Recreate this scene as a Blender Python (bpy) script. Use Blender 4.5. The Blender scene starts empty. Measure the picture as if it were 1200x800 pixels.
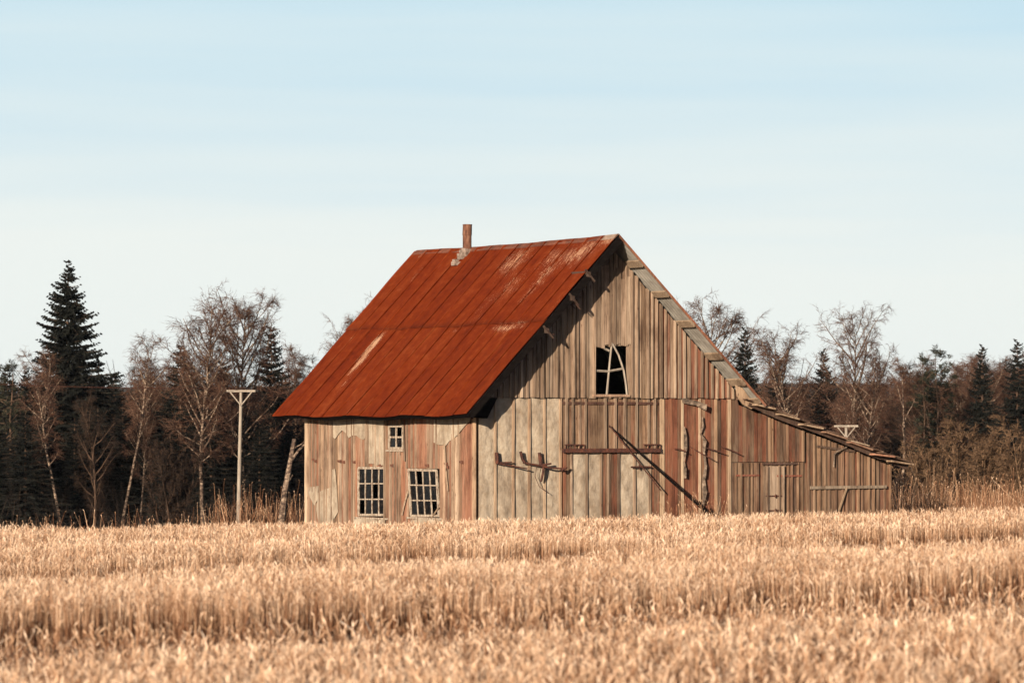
import bpy, math, random
import numpy as np
from mathutils import Vector, Matrix

# ------------------------------------------------------------------ camera, world, sun, exposure
S = bpy.context.scene
COL = S.collection
F = 4640.0; HOR = 500.0; CAMZ = 2.3          # focal length and horizon in 1200-px photo units
PITCH = math.atan((HOR-400.0)/F)
cam_d = bpy.data.cameras.new('camera'); cam = bpy.data.objects.new('camera', cam_d); COL.objects.link(cam)
cam.location = (0, 0, CAMZ); cam.rotation_euler = (math.pi/2+PITCH, 0, 0)
cam_d.sensor_width = 36; cam_d.lens = 36*F/1200; cam_d.clip_start = 0.5; cam_d.clip_end = 20000
cam_d.dof.use_dof = True; cam_d.dof.focus_distance = 117; cam_d.dof.aperture_fstop = 3.0
S.camera = cam
S.render.resolution_x = 1024; S.render.resolution_y = 682

SUN_AZ = Vector((-0.391, -0.921, 0)).normalized(); SUN_EL = math.radians(13)
sdir = Vector((SUN_AZ.x*math.cos(SUN_EL), SUN_AZ.y*math.cos(SUN_EL), math.sin(SUN_EL)))
sd = bpy.data.lights.new('sun', 'SUN'); sd.energy = 5.0; sd.angle = math.radians(0.55); sd.color = (1.0, 0.85, 0.68)
so = bpy.data.objects.new('sun', sd); COL.objects.link(so)
so.rotation_euler = (-sdir).to_track_quat('-Z', 'Y').to_euler(); so.location = (0, 0, 60)

W = bpy.data.worlds.new('World'); S.world = W; W.use_nodes = True
nt = W.node_tree; nt.nodes.clear()
def N(nt, t, **k):
    n = nt.nodes.new(t)
    for a, b in k.items(): setattr(n, a, b)
    return n
out = N(nt, 'ShaderNodeOutputWorld')
sky = N(nt, 'ShaderNodeTexSky', sky_type='NISHITA'); sky.sun_disc = False
sky.sun_elevation = SUN_EL; sky.sun_rotation = math.atan2(SUN_AZ.x, SUN_AZ.y); sky.air_density = 0.5; sky.dust_density = 0.4; sky.ozone_density = 1.0
b1 = N(nt, 'ShaderNodeBackground'); b1.inputs[1].default_value = 0.05
b2 = N(nt, 'ShaderNodeBackground'); b2.inputs[1].default_value = 0.41
tc = N(nt, 'ShaderNodeTexCoord'); sx = N(nt, 'ShaderNodeSeparateXYZ')
mp = N(nt, 'ShaderNodeMapping'); mp.inputs['Scale'].default_value = (1.6, 1.6, 26)
nz = N(nt, 'ShaderNodeTexNoise'); nz.inputs['Scale'].default_value = 2.2; nz.inputs['Detail'].default_value = 4
mr = N(nt, 'ShaderNodeMapRange'); mr.inputs[1].default_value = 0.13; mr.inputs[2].default_value = 0.30; mr.inputs[3].default_value = 1.0; mr.inputs[4].default_value = 0.05
ma = N(nt, 'ShaderNodeMath', operation='MULTIPLY_ADD'); ma.inputs[1].default_value = 0.20; 
sb = N(nt, 'ShaderNodeMath', operation='SUBTRACT', use_clamp=True); sb.inputs[1].default_value = 0.10
mx = N(nt, 'ShaderNodeMixShader')
L = nt.links.new
L(tc.outputs['Generated'], sx.inputs[0]); L(sx.outputs['Z'], mr.inputs[0])
L(tc.outputs['Generated'], mp.inputs[0]); L(mp.outputs[0], nz.inputs[0]); L(nz.outputs[0], ma.inputs[0]); L(mr.outputs[0], ma.inputs[2])
L(ma.outputs[0], sb.inputs[0])
# high cloud veil in the north, faded out behind the camera to cut fill
vy = N(nt, 'ShaderNodeMapRange', interpolation_type='SMOOTHSTEP'); vy.inputs[1].default_value = -0.15; vy.inputs[2].default_value = 0.75; vy.inputs[3].default_value = 0.0
vm = N(nt, 'ShaderNodeMath', operation='MULTIPLY'); L(sx.outputs['Y'], vy.inputs[0]); L(vy.outputs[0], vm.inputs[0]); L(sb.outputs[0], vm.inputs[1]); L(vm.outputs[0], mx.inputs[0])
vr = N(nt, 'ShaderNodeMapRange'); vr.inputs[1].default_value = 0.02; vr.inputs[2].default_value = 0.110
vn = N(nt, 'ShaderNodeMath', operation='MULTIPLY_ADD'); vn.inputs[1].default_value = -0.75; vadd = N(nt, 'ShaderNodeMath', operation='ADD', use_clamp=True); vadd.inputs[1].default_value = 0.13
vc = N(nt, 'ShaderNodeMix', data_type='RGBA'); vc.inputs[6].default_value = (0.915, 0.965, 0.93, 1); vc.inputs[7].default_value = (0.50, 0.77, 0.93, 1)
L(sx.outputs['Z'], vr.inputs[0]); L(nz.outputs[0], vn.inputs[0]); L(vr.outputs[0], vn.inputs[2]); L(vn.outputs[0], vadd.inputs[0]); L(vadd.outputs[0], vc.inputs[0]); L(vc.outputs[2], b2.inputs[0])
L(sky.outputs[0], b1.inputs[0]); L(b1.outputs[0], mx.inputs[1]); L(b2.outputs[0], mx.inputs[2]); L(mx.outputs[0], out.inputs[0])

vs = S.view_settings; vs.view_transform = 'Standard'; vs.look = 'None'; vs.gamma = 1; vs.exposure = 1.2; vs.use_curve_mapping = False

rng = np.random.default_rng(7); random.seed(7)
U = random.uniform

HAZE = 0.000026
# ------------------------------------------------------------------ helpers
def tag(o, label=None, cat=None, group=None, kind=None):
    if label: o['label'] = label
    if cat: o['category'] = cat
    if group: o['group'] = group
    if kind: o['kind'] = kind
    return o
def empty(name, loc, rz=0, **k):
    o = bpy.data.objects.new(name, None); COL.objects.link(o); o.location = loc; o.rotation_euler = (0, 0, rz)
    o.empty_display_size = 0.5
    return tag(o, **k)

class MB:
    """collects polygons with a per-face colour, paint amount and seed"""
    def __init__(s): s.v = []; s.f = []; s.col = []; s.paint = []; s.seed = []; s.uv = []
    def add(s, vs, fs, col=(.3, .2, .13), paint=0., seed=None):
        b = len(s.v); s.v += [tuple(p) for p in vs]
        if seed is None: seed = random.random()
        for f in fs:
            s.f.append([b+i for i in f]); s.col.append(col); s.paint.append(paint); s.seed.append(seed)
    def hexa(s, p, **k):   # 8 points: bottom quad 0-3, top quad 4-7
        s.add(p, [(0, 3, 2, 1), (4, 5, 6, 7), (0, 1, 5, 4), (1, 2, 6, 5), (2, 3, 7, 6), (3, 0, 4, 7)], **k)
    def box(s, x0, x1, y0, y1, z0, z1, **k):
        s.hexa([(x0, y0, z0), (x1, y0, z0), (x1, y1, z0), (x0, y1, z0), (x0, y0, z1), (x1, y0, z1), (x1, y1, z1), (x0, y1, z1)], **k)
    def tube(s, pts, r, n=6, **k):
        pts = [Vector(p) for p in pts]; rs = r if isinstance(r, (list, tuple)) else [r]*len(pts)
        vv = []; up = Vector((0, 0, 1))
        for i, p in enumerate(pts):
            d = (pts[min(i+1, len(pts)-1)]-pts[max(i-1, 0)]).normalized()
            a = d.cross(up); a = a if a.length > .05 else d.cross(Vector((1, 0, 0))); a.normalize(); b = d.cross(a)
            for j in range(n):
                t = 2*math.pi*j/n; vv.append(p+(a*math.cos(t)+b*math.sin(t))*rs[i])
        fs = []
        for i in range(len(pts)-1):
            for j in range(n): fs.append((i*n+j, i*n+(j+1) % n, (i+1)*n+(j+1) % n, (i+1)*n+j))
        fs.append(tuple(range(n))[::-1]); fs.append(tuple((len(pts)-1)*n+j for j in range(n)))
        s.add(vv, fs, **k)
    def bar(s, a, b, w, h, **k):      # rectangular bar from a to b
        a = Vector(a); b = Vector(b); d = (b-a).normalized(); up = Vector((0, 0, 1))
        x = d.cross(up); x = x if x.length > .05 else Vector((1, 0, 0)); x.normalize(); y = d.cross(x)
        q = lambda c: [c-x*w/2-y*h/2, c+x*w/2-y*h/2, c+x*w/2+y*h/2, c-x*w/2+y*h/2]
        s.hexa(q(a)+q(b), **k)
    def build(s, name, mat, parent=None, smooth=False):
        me = bpy.data.meshes.new(name); me.from_pydata(s.v, [], s.f); me.update()
        a = me.attributes.new('col', 'FLOAT_COLOR', 'FACE'); a.data.foreach_set('color', np.array([(*c, 1) for c in s.col], 'f').ravel())
        a = me.attributes.new('paint', 'FLOAT', 'FACE'); a.data.foreach_set('value', np.array(s.paint, 'f'))
        a = me.attributes.new('seed', 'FLOAT', 'FACE'); a.data.foreach_set('value', np.array(s.seed, 'f'))
        me.materials.append(mat)
        if smooth: me.polygons.foreach_set('use_smooth', [True]*len(s.f))
        o = bpy.data.objects.new(name, me); COL.objects.link(o); o.parent = parent
        return o

def np_mesh(name, verts, faces, mat, parent=None, attrs=None, smooth=False):
    """verts (n,3), faces (m,k) all with the same corner count"""
    me = bpy.data.meshes.new(name); nv = len(verts); nf, k = faces.shape
    me.vertices.add(nv); me.vertices.foreach_set('co', np.asarray(verts, 'f').ravel())
    me.loops.add(nf*k); me.loops.foreach_set('vertex_index', faces.astype('i').ravel())
    me.polygons.add(nf); me.polygons.foreach_set('loop_start', np.arange(nf, dtype='i')*k)
    me.update(calc_edges=True)
    for an, (dom, arr) in (attrs or {}).items():
        a = me.attributes.new(an, 'FLOAT', dom); a.data.foreach_set('value', np.asarray(arr, 'f'))
    me.materials.append(mat)
    if smooth: me.polygons.foreach_set('use_smooth', np.ones(nf, bool))
    o = bpy.data.objects.new(name, me); COL.objects.link(o); o.parent = parent
    return o

def segs_mesh(segs, n=3):
    """segs: array (m,8) p0,p1,r0,r1 -> prism verts and quads"""
    s = np.asarray(segs, float); p0 = s[:, :3]; p1 = s[:, 3:6]; r0 = s[:, 6]; r1 = s[:, 7]
    d = p1-p0; d /= np.linalg.norm(d, axis=1, keepdims=True)+1e-9
    ref = np.where(np.abs(d[:, 2:3]) > .9, np.array([[1., 0, 0]]), np.array([[0, 0, 1.]]))
    a = np.cross(d, ref); a /= np.linalg.norm(a, axis=1, keepdims=True)+1e-9; b = np.cross(d, a)
    m = len(s); V = np.zeros((m, 2*n, 3))
    for j in range(n):
        t = 2*math.pi*j/n; o = a*math.cos(t)+b*math.sin(t)
        V[:, j] = p0+o*r0[:, None]; V[:, n+j] = p1+o*r1[:, None]
    Fc = np.array([[j, (j+1) % n, n+(j+1) % n, n+j] for j in range(n)])
    faces = (np.arange(m)[:, None, None]*2*n+Fc[None]).reshape(-1, 4)
    return V.reshape(-1, 3), faces

# ------------------------------------------------------------------ materials
def mat(name):
    m = bpy.data.materials.new(name); m.use_nodes = True; t = m.node_tree; t.nodes.clear()
    o = N(t, 'ShaderNodeOutputMaterial'); p = N(t, 'ShaderNodeBsdfPrincipled'); t.links.new(p.outputs[0], o.inputs[0])
    p.inputs['Roughness'].default_value = .85; p.inputs['Specular IOR Level'].default_value = .2
    return m, t, p, o
def ramp(t, stops):
    r = N(t, 'ShaderNodeValToRGB'); e = r.color_ramp.elements
    while len(e) < len(stops): e.new(.5)
    for x, (pos, c) in zip(e, stops): x.position = pos; x.color = (*c, 1) if len(c) == 3 else c
    return r
def noise(t, vec, scale, detail=4, rough=.6, mapping=None):
    n = N(t, 'ShaderNodeTexNoise'); n.inputs['Scale'].default_value = scale; n.inputs['Detail'].default_value = detail; n.inputs['Roughness'].default_value = rough
    if mapping:
        mpn = N(t, 'ShaderNodeMapping'); mpn.inputs['Scale'].default_value = mapping; t.links.new(vec, mpn.inputs[0]); vec = mpn.outputs[0]
    t.links.new(vec, n.inputs['Vector']); return n
def mixc(t, fac, a, b, mode='MIX'):
    m = N(t, 'ShaderNodeMix', data_type='RGBA', blend_type=mode)
    for s, v in ((0, fac), (6, a), (7, b)):
        if hasattr(v, 'links'): t.links.new(v, m.inputs[s])
        elif s == 0: m.inputs[0].default_value = v
        else: m.inputs[s].default_value = (*v, 1)
    return m.outputs[2]
def math_(t, op, a, b=None, clamp=False):
    m = N(t, 'ShaderNodeMath', operation=op, use_clamp=clamp)
    for i, v in enumerate((a, b)):
        if v is None: continue
        if hasattr(v, 'links'): t.links.new(v, m.inputs[i])
        else: m.inputs[i].default_value = v
    return m.outputs[0]
def attr(t, name):
    return N(t, 'ShaderNodeAttribute', attribute_name=name)

def wood_material(name, redcol=(.165, .058, .032), grey=(.235, .175, .122), knots=True, greyamt=.38):
    m, t, p, o = mat(name); tc = N(t, 'ShaderNodeTexCoord'); sd_ = attr(t, 'seed'); ca = attr(t, 'col'); pa = attr(t, 'paint')
    cmb = N(t, 'ShaderNodeCombineXYZ')
    for i in range(3): t.links.new(math_(t, 'MULTIPLY', sd_.outputs['Fac'], (17., 31., 53.)[i]), cmb.inputs[i])
    va = N(t, 'ShaderNodeVectorMath', operation='ADD'); t.links.new(tc.outputs['Object'], va.inputs[0]); t.links.new(cmb.outputs[0], va.inputs[1])
    v = va.outputs[0]
    grain = noise(t, v, 1, 5, .65, (38, 38, 1.1)); blotch = noise(t, v, 1, 4, .6, (5, 5, .8)); fine = noise(t, v, 1, 3, .6, (90, 90, 5))
    base = mixc(t, math_(t, 'MULTIPLY', ramp_fac(t, blotch.outputs[0], .40, .68), greyamt), ca.outputs['Color'], grey)
    # leftover red paint, uneven along the boards
    pn = noise(t, v, 1, 5, .65, (7, 7, 1.0))
    pf = ramp_fac(t, math_(t, 'ADD', pn.outputs[0], math_(t, 'SUBTRACT', pa.outputs['Fac'], .5)),   .33, .67)
    base = mixc(t, math_(t, 'MULTIPLY', pf, .82), base, redcol)
    gr = ramp(t, [(.32, (.28, .23, .20)), (.44, (.78, .74, .71)), (.58, (1.0, 1.0, 1.0)), (.74, (1.35, 1.30, 1.24))]); t.links.new(grain.outputs[0], gr.inputs[0])
    base = mixc(t, 1.0, base, gr.outputs[0], 'MULTIPLY')
    fr = ramp(t, [(.25, (.72, .70, .68)), (.55, (1, 1, 1))]); t.links.new(fine.outputs[0], fr.inputs[0])
    base = mixc(t, .7, base, fr.outputs[0], 'MULTIPLY')
    # damp stains and run-off that cross several boards
    st = noise(t, tc.outputs['Object'], 1, 5, .7, (1.6, 1.6, .55)); sr = ramp(t, [(.36, (.42, .36, .33)), (.50, (.92, .90, .88)), (.70, (1.1, 1.1, 1.1))]); t.links.new(st.outputs[0], sr.inputs[0])
    base = mixc(t, .8, base, sr.outputs[0], 'MULTIPLY')
    if knots:
        mpn = N(t, 'ShaderNodeMapping'); mpn.inputs['Scale'].default_value = (4.2, 4.2, 1.9); t.links.new(v, mpn.inputs[0])
        vo = N(t, 'ShaderNodeTexVoronoi'); vo.inputs['Scale'].default_value = 1.0; t.links.new(mpn.outputs[0], vo.inputs['Vector'])
        kf = math_(t, 'SUBTRACT', 1.0, ramp_fac(t, vo.outputs['Distance'], .05, .13))
        base = mixc(t, math_(t, 'MULTIPLY', kf, .75), base, (.07, .035, .02))
    t.links.new(base, p.inputs['Base Color'])
    bp = N(t, 'ShaderNodeBump'); bp.inputs['Strength'].default_value = .6; bp.inputs['Distance'].default_value = .012
    t.links.new(grain.outputs[0], bp.inputs['Height']); t.links.new(bp.outputs[0], p.inputs['Normal'])
    return m
def ramp_fac(t, x, a, b):
    r = N(t, 'ShaderNodeMapRange', interpolation_type='SMOOTHSTEP'); r.inputs[1].default_value = a; r.inputs[2].default_value = b
    t.links.new(x, r.inputs[0]); return r.outputs[0]

M = {}
M['wood'] = wood_material('weathered_boards')
M['wood_side'] = wood_material('salmon_boards', redcol=(.215, .090, .052), grey=(.23, .17, .12), greyamt=.3)
M['wood_dark'] = wood_material('old_dark_wood', redcol=(.09, .035, .022), grey=(.11, .085, .065), greyamt=.4)

# pale sheeting paper / plaster
m, t, p, o = mat('pale_sheeting'); tc = N(t, 'ShaderNodeTexCoord')
n1 = noise(t, tc.outputs['Object'], 1, 5, .6, (1.4, 1.4, .8)); n2 = noise(t, tc.outputs['Object'], 5, 5)
r = ramp(t, [(.3, (.17, .13, .092)), (.5, (.26, .21, .155)), (.7, (.34, .285, .215))]); t.links.new(n1.outputs[0], r.inputs[0])
r2 = ramp(t, [(.3, (.66, .60, .54)), (.6, (1, 1, 1))]); t.links.new(n2.outputs[0], r2.inputs[0])
t.links.new(mixc(t, .8, r.outputs[0], r2.outputs[0], 'MULTIPLY'), p.inputs['Base Color'])
bp = N(t, 'ShaderNodeBump'); bp.inputs['Strength'].default_value = 1; bp.inputs['Distance'].default_value = .06
n3 = noise(t, tc.outputs['Object'], 1, 3, .5, (4, 4, 2.5)); t.links.new(n3.outputs[0], bp.inputs['Height']); t.links.new(bp.outputs[0], p.inputs['Normal'])
M['sheet'] = m

# rusty roof sheets: UV = (metres along ridge, metres down slope)
m, t, p, o = mat('rusty_roof_metal'); uv = N(t, 'ShaderNodeUVMap'); tone = attr(t, 'tone'); fl = attr(t, 'flake')
a1 = noise(t, uv.outputs[0], 1, 6, .65, (2.2, .35, 1)); a2 = noise(t, uv.outputs[0], 3.2, 6, .7); a3 = noise(t, uv.outputs[0], 1, 6, .8, (19, 2.6, 1)); a4 = noise(t, uv.outputs[0], 24, 4, .7)
r = ramp(t, [(.34, (.050, .0078, .0028)), (.46, (.086, .0120, .0030)), (.57, (.112, .0175, .0038)), (.74, (.165, .042, .013))])
t.links.new(math_(t, 'ADD', math_(t, 'MULTIPLY', a1.outputs[0], .46), math_(t, 'ADD', math_(t, 'MULTIPLY', a2.outputs[0], .54), math_(t, 'MULTIPLY', tone.outputs['Fac'], .07))), r.inputs[0])
c = r.outputs[0]
ff = math_(t, 'ADD', math_(t, 'MULTIPLY', a3.outputs[0], .62), math_(t, 'MULTIPLY', a4.outputs[0], .38))
mask = ramp_fac(t, math_(t, 'ADD', ff, math_(t, 'MULTIPLY', math_(t, 'SUBTRACT', fl.outputs['Fac'], 1.0), .25)), .445, .51)
c = mixc(t, math_(t, 'MULTIPLY', mask, .68), c, (.42, .27, .17))
fr = ramp(t, [(.3, (.62, .55, .5)), (.6, (1, 1, 1))]); t.links.new(a3.outputs[0], fr.inputs[0]); c = mixc(t, .35, c, fr.outputs[0], 'MULTIPLY'); sea = attr(t, 'seam'); c = mixc(t, math_(t, 'MULTIPLY', sea.outputs['Fac'], .75), c, (.018, .006, .004))
t.links.new(c, p.inputs['Base Color']); p.inputs['Roughness'].default_value = .9; p.inputs['Specular IOR Level'].default_value = .03
bp = N(t, 'ShaderNodeBump'); bp.inputs['Strength'].default_value = .4; bp.inputs['Distance'].default_value = .02; t.links.new(a2.outputs[0], bp.inputs['Height']); t.links.new(bp.outputs[0], p.inputs['Normal'])
M['rust'] = m

def simple(name, stops, scale=4, mapping=None, rough=.85, metal=0, bump=.0, detail=5, spec=.2):
    m, t, p, o = mat(name); tc = N(t, 'ShaderNodeTexCoord'); n = noise(t, tc.outputs['Object'], scale, detail, .65, mapping)
    r = ramp(t, stops); t.links.new(n.outputs[0], r.inputs[0]); t.links.new(r.outputs[0], p.inputs['Base Color'])
    p.inputs['Roughness'].default_value = rough; p.inputs['Metallic'].default_value = metal; p.inputs['Specular IOR Level'].default_value = spec
    if bump:
        b = N(t, 'ShaderNodeBump'); b.inputs['Distance'].default_value = bump; t.links.new(n.outputs[0], b.inputs['Height']); t.links.new(b.outputs[0], p.inputs['Normal'])
    return m
M['rag'] = simple('peeling_felt', [(.35, (.03, .022, .016)), (.52, (.10, .07, .05)), (.75, (.25, .19, .14))], 6)
M['grey_metal'] = simple('grey_corrugated_underside', [(.35, (.12, .108, .09)), (.6, (.20, .185, .16)), (.8, (.27, .24, .20))], 2.5)
M['iron'] = simple('rusty_iron', [(.35, (.025, .012, .010)), (.6, (.07, .025, .015)), (.8, (.15, .05, .024))], 9, bump=.002)
M['black_iron'] = simple('blackened_iron', [(.4, (.003, .003, .003)), (.7, (.014, .009, .007))], 9, rough=.9, spec=.02)
M['pipe'] = simple('chimney_rust', [(.3, (.03, .012, .008)), (.5, (.10, .042, .024)), (.7, (.18, .10, .065))], 2, (7, 7, 1.5), bump=.003)
M['flashing'] = simple('cracked_mortar', [(.35, (.06, .04, .03)), (.55, (.20, .15, .12)), (.75, (.34, .28, .23))], 6, bump=.02)
M['dark_deck'] = simple('dark_roof_deck', [(.4, (.004, .003, .003)), (.7, (.010, .008, .007))], 4, (1, 8, 8), spec=.0)  # near black, so the verge edge stands in for overhang shade
M['white_wood'] = simple('flaking_white_frame', [(.40, (.12, .08, .055)), (.50, (.25, .20, .15)), (.7, (.36, .31, .25))], 7, (3, 3, 1.2))
M['pole_wood'] = simple('bleached_pole_wood', [(.3, (.10, .08, .060)), (.5, (.20, .165, .13)), (.7, (.28, .245, .20))], 3, (9, 9, .5))
M['soil'] = simple('field_soil', [(.3, (.022, .012, .008)), (.5, (.07, .036, .02)), (.7, (.16, .095, .052))], 3.0, bump=.05)
m, t, p, o = mat('dark_window_glass'); p.inputs['Base Color'].default_value = (.010, .009, .009, 1); p.inputs['Roughness'].default_value = .22; p.inputs['Specular IOR Level'].default_value = .12
tcg = N(t, 'ShaderNodeTexCoord'); ng = noise(t, tcg.outputs['Object'], 7, 4); rg = ramp(t, [(.5, (.003, .003, .003)), (.62, (.010, .008, .007)), (.8, (.05, .035, .025))]); t.links.new(ng.outputs[0], rg.inputs[0]); t.links.new(rg.outputs[0], p.inputs['Base Color'])
M['glass'] = m

def leafy(name, stops, trans=.25):
    m, t, p, o = mat(name); a = attr(t, 'tone'); r = ramp(t, stops); t.links.new(a.outputs['Fac'], r.inputs[0]); t.links.new(r.outputs[0], p.inputs['Base Color'])
    if trans:
        tr = N(t, 'ShaderNodeBsdfTranslucent'); t.links.new(r.outputs[0], tr.inputs[0]); mxs = N(t, 'ShaderNodeMixShader'); mxs.inputs[0].default_value = trans
        t.links.new(p.outputs[0], mxs.inputs[1]); t.links.new(tr.outputs[0], mxs.inputs[2]); t.links.new(mxs.outputs[0], o.inputs[0])
    return m
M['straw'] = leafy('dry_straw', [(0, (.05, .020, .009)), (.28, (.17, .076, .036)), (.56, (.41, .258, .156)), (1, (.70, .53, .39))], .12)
M['needles'] = leafy('spruce_needles', [(0, (.002, .0025, .0022)), (.5, (.0045, .0055, .0038)), (.9, (.011, .010, .006)), (1, (.026, .017, .009))], 0)
M['pine'] = leafy('pine_needles', [(0, (.006, .008, .005)), (.5, (.016, .017, .010)), (1, (.04, .034, .018))], 0)
M['twig'] = leafy('birch_twigs', [(0, (.022, .009, .006)), (.5, (.062, .027, .016)), (1, (.15, .09, .058))], 0)
M['twig_dark'] = leafy('dark_twigs', [(0, (.007, .004, .003)), (.5, (.018, .010, .006)), (1, (.060, .034, .020))], 0)
M['under'] = leafy('undergrowth_twigs', [(0, (.005, .004, .003)), (.6, (.014, .009, .007)), (1, (.06, .038, .025))], 0)
M['shrub'] = leafy('willow_twigs', [(0, (.018, .010, .005)), (.5, (.078, .043, .023)), (1, (.19, .118, .066))], 0)
m, t, p, o = mat('birch_bark'); tc = N(t, 'ShaderNodeTexCoord'); n = noise(t, tc.outputs['Object'], 1, 5, .7, (4, 4, 7))
r = ramp(t, [(.40, (.02, .013, .010)), (.50, (.085, .055, .038)), (.60, (.21, .155, .110)), (.8, (.29, .235, .18))]); t.links.new(n.outputs[0], r.inputs[0]); t.links.new(r.outputs[0], p.inputs['Base Color']); M['bark'] = m
M['bark_dark'] = simple('dark_bark', [(.35, (.03, .018, .013)), (.7, (.11, .065, .04))], 4, (5, 5, 1))

# ------------------------------------------------------------------ ground
def ss(x, a, b):
    t = np.clip((x-a)/(b-a), 0, 1); return t*t*(3-2*t)
_Y = np.array([-200, 0, 60, 76, 92, 106, 130, 200, 300, 420, 700, 1500, 2400, 3300, 4500, 6000, 9000.])
_Z = np.array([0, 0, .02, .12, -.70, -1.45, -1.7, -3.3, -5.8, -8.5, -13, -14, 0, 36, 43, 30, 20.])
def tz(x, y):
    x = np.asarray(x, float); y = np.asarray(y, float)
    z = np.interp(y, _Y, _Z)+np.clip(x, -60, 60)*.0205*(1-ss(y, 90, 140)*.6)
    return z+.025*np.sin(x*.9+y*.31)+.02*np.sin(y*.8-x*.23)+ss(y, 1500, 3000)*(1.6*np.sin(x*.0023+1.1)+.8*np.sin(x*.007+.4))
ys = np.concatenate([np.arange(-40, 20, 6), np.arange(20, 130, .8), np.arange(130, 420, 6), np.geomspace(420, 9000, 60)])
xs = np.concatenate([-np.geomspace(30, 4000, 34)[::-1], np.arange(-29, 29.1, .8), np.geomspace(30, 4000, 34)])
X, Y = np.meshgrid(xs, ys); V = np.stack([X, Y, tz(X, Y)], -1).reshape(-1, 3)
nx = len(xs); ii, jj = np.meshgrid(np.arange(len(ys)-1), np.arange(nx-1), indexing='ij'); q = (ii*nx+jj).ravel()
m, t, p, o = mat('ground_material'); tc = N(t, 'ShaderNodeTexCoord'); sxyz = N(t, 'ShaderNodeSeparateXYZ'); t.links.new(tc.outputs['Object'], sxyz.inputs[0])
n = noise(t, tc.outputs['Object'], 3, 6); r = ramp(t, [(.3, (.022, .012, .008)), (.5, (.07, .036, .02)), (.7, (.16, .095, .052))]); t.links.new(n.outputs[0], r.inputs[0])
n2 = noise(t, tc.outputs['Object'], .02, 6); rw = ramp(t, [(.35, (.012, .018, .012)), (.6, (.035, .034, .022)), (.8, (.07, .05, .03))]); t.links.new(n2.outputs[0], rw.inputs[0])
t.links.new(mixc(t, ramp_fac(t, sxyz.outputs['Y'], 150, 260), r.outputs[0], rw.outputs[0]), p.inputs['Base Color'])
g = np_mesh('ground', V, np.stack([q, q+1, q+nx+1, q+nx], -1), m, smooth=True); tag(g, kind='structure')

# ------------------------------------------------------------------ barn frame
AL = math.radians(30); D0 = 114.5
BASE = -1.5
C0 = Vector(((558-600)/F*D0, D0, 0))
barn = empty('barn', (C0.x, C0.y, BASE), AL, label='weathered plank barn with rust red metal roof and low lean-to standing in the straw field', cat='barn')
Mw = Matrix.Translation(C0) @ Matrix.Rotation(AL, 4, 'Z')       # local frame has z = world z; children are offset by BASE
Mi = Mw.inverted()
def ray(px, py):
    d = Vector(((px-600)/F, 1, (400-py)/F)); d = Matrix.Rotation(PITCH, 3, 'X') @ d
    o = Mi @ Vector((0, 0, CAMZ)); return o, (Mi.to_3x3() @ d)
def hit(px, py, pt, nrm):
    o, d = ray(px, py); nrm = Vector(nrm); k = (Vector(pt)-o).dot(nrm)/d.dot(nrm); return o+d*k
def G(px, py, off=0.):  h = hit(px, py, (0, -off, 0), (0, 1, 0)); return h.x, h.z     # gable plane -> u,z
def Lw(px, py, off=0.): h = hit(px, py, (-off, 0, 0), (1, 0, 0)); return h.y, h.z     # side wall plane -> v,z
class WMB(MB):
    """mesh in barn coordinates, shifted so that children sit on the barn's base"""
    def build(s, name, mat, parent=barn, smooth=False):
        s.v = [(x, y, z-BASE) for x, y, z in s.v]
        return MB.build(s, name, mat, parent, smooth)
PG = lambda a, z, off: (a, -off, z)
PL = lambda a, z, off: (-off, a, z)
OV = .80
uR, zR = G(725, 277, OV); uE, zE = G(548, 486, OV); uM, zM = G(894, 473, OV)     # ridge, left eave, end of right slope
vF = Lw(360, 550)[0]; VB = vF+OV                                                  # back gable, back verge
uL, zL = G(1066, 543, .5); uLw = G(1042, 560)[0]; uW = G(857, 560)[0]
print('dims', uR, zR, uE, zE, uM, zM, vF, uL, zL, uLw, uW)
sl = (zR-zE)/(uR-uE); slR = (zR-zM)/(uM-uR)
uS, zS = G(880, 470, .5); slL = (zS-zL)/(uL-uS)
def top_under(u):
    """underside of the roofs over the gable wall"""
    if u < uR: return zR-(uR-u)*sl-.13
    if u < uW+.15: return zR-(u-uR)*slR-.13
    return zS-(u-uS)*slL-.16

def palette(kind):
    r = random.random()
    if kind == 'tan':   c = random.choice([(.50, .35, .24), (.46, .32, .215), (.54, .41, .30), (.44, .28, .185)])
    elif kind == 'grey': c = random.choice([(.40, .292, .205), (.35, .25, .176), (.45, .34, .246), (.27, .19, .132)])
    elif kind == 'brown': c = random.choice([(.27, .165, .10), (.31, .20, .125), (.23, .135, .085)])
    else: c = random.choice([(.16, .095, .06), (.20, .12, .075), (.13, .075, .05)])
    k = U(.56, 1.18)*.72; return tuple(x*k for x in c)

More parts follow.
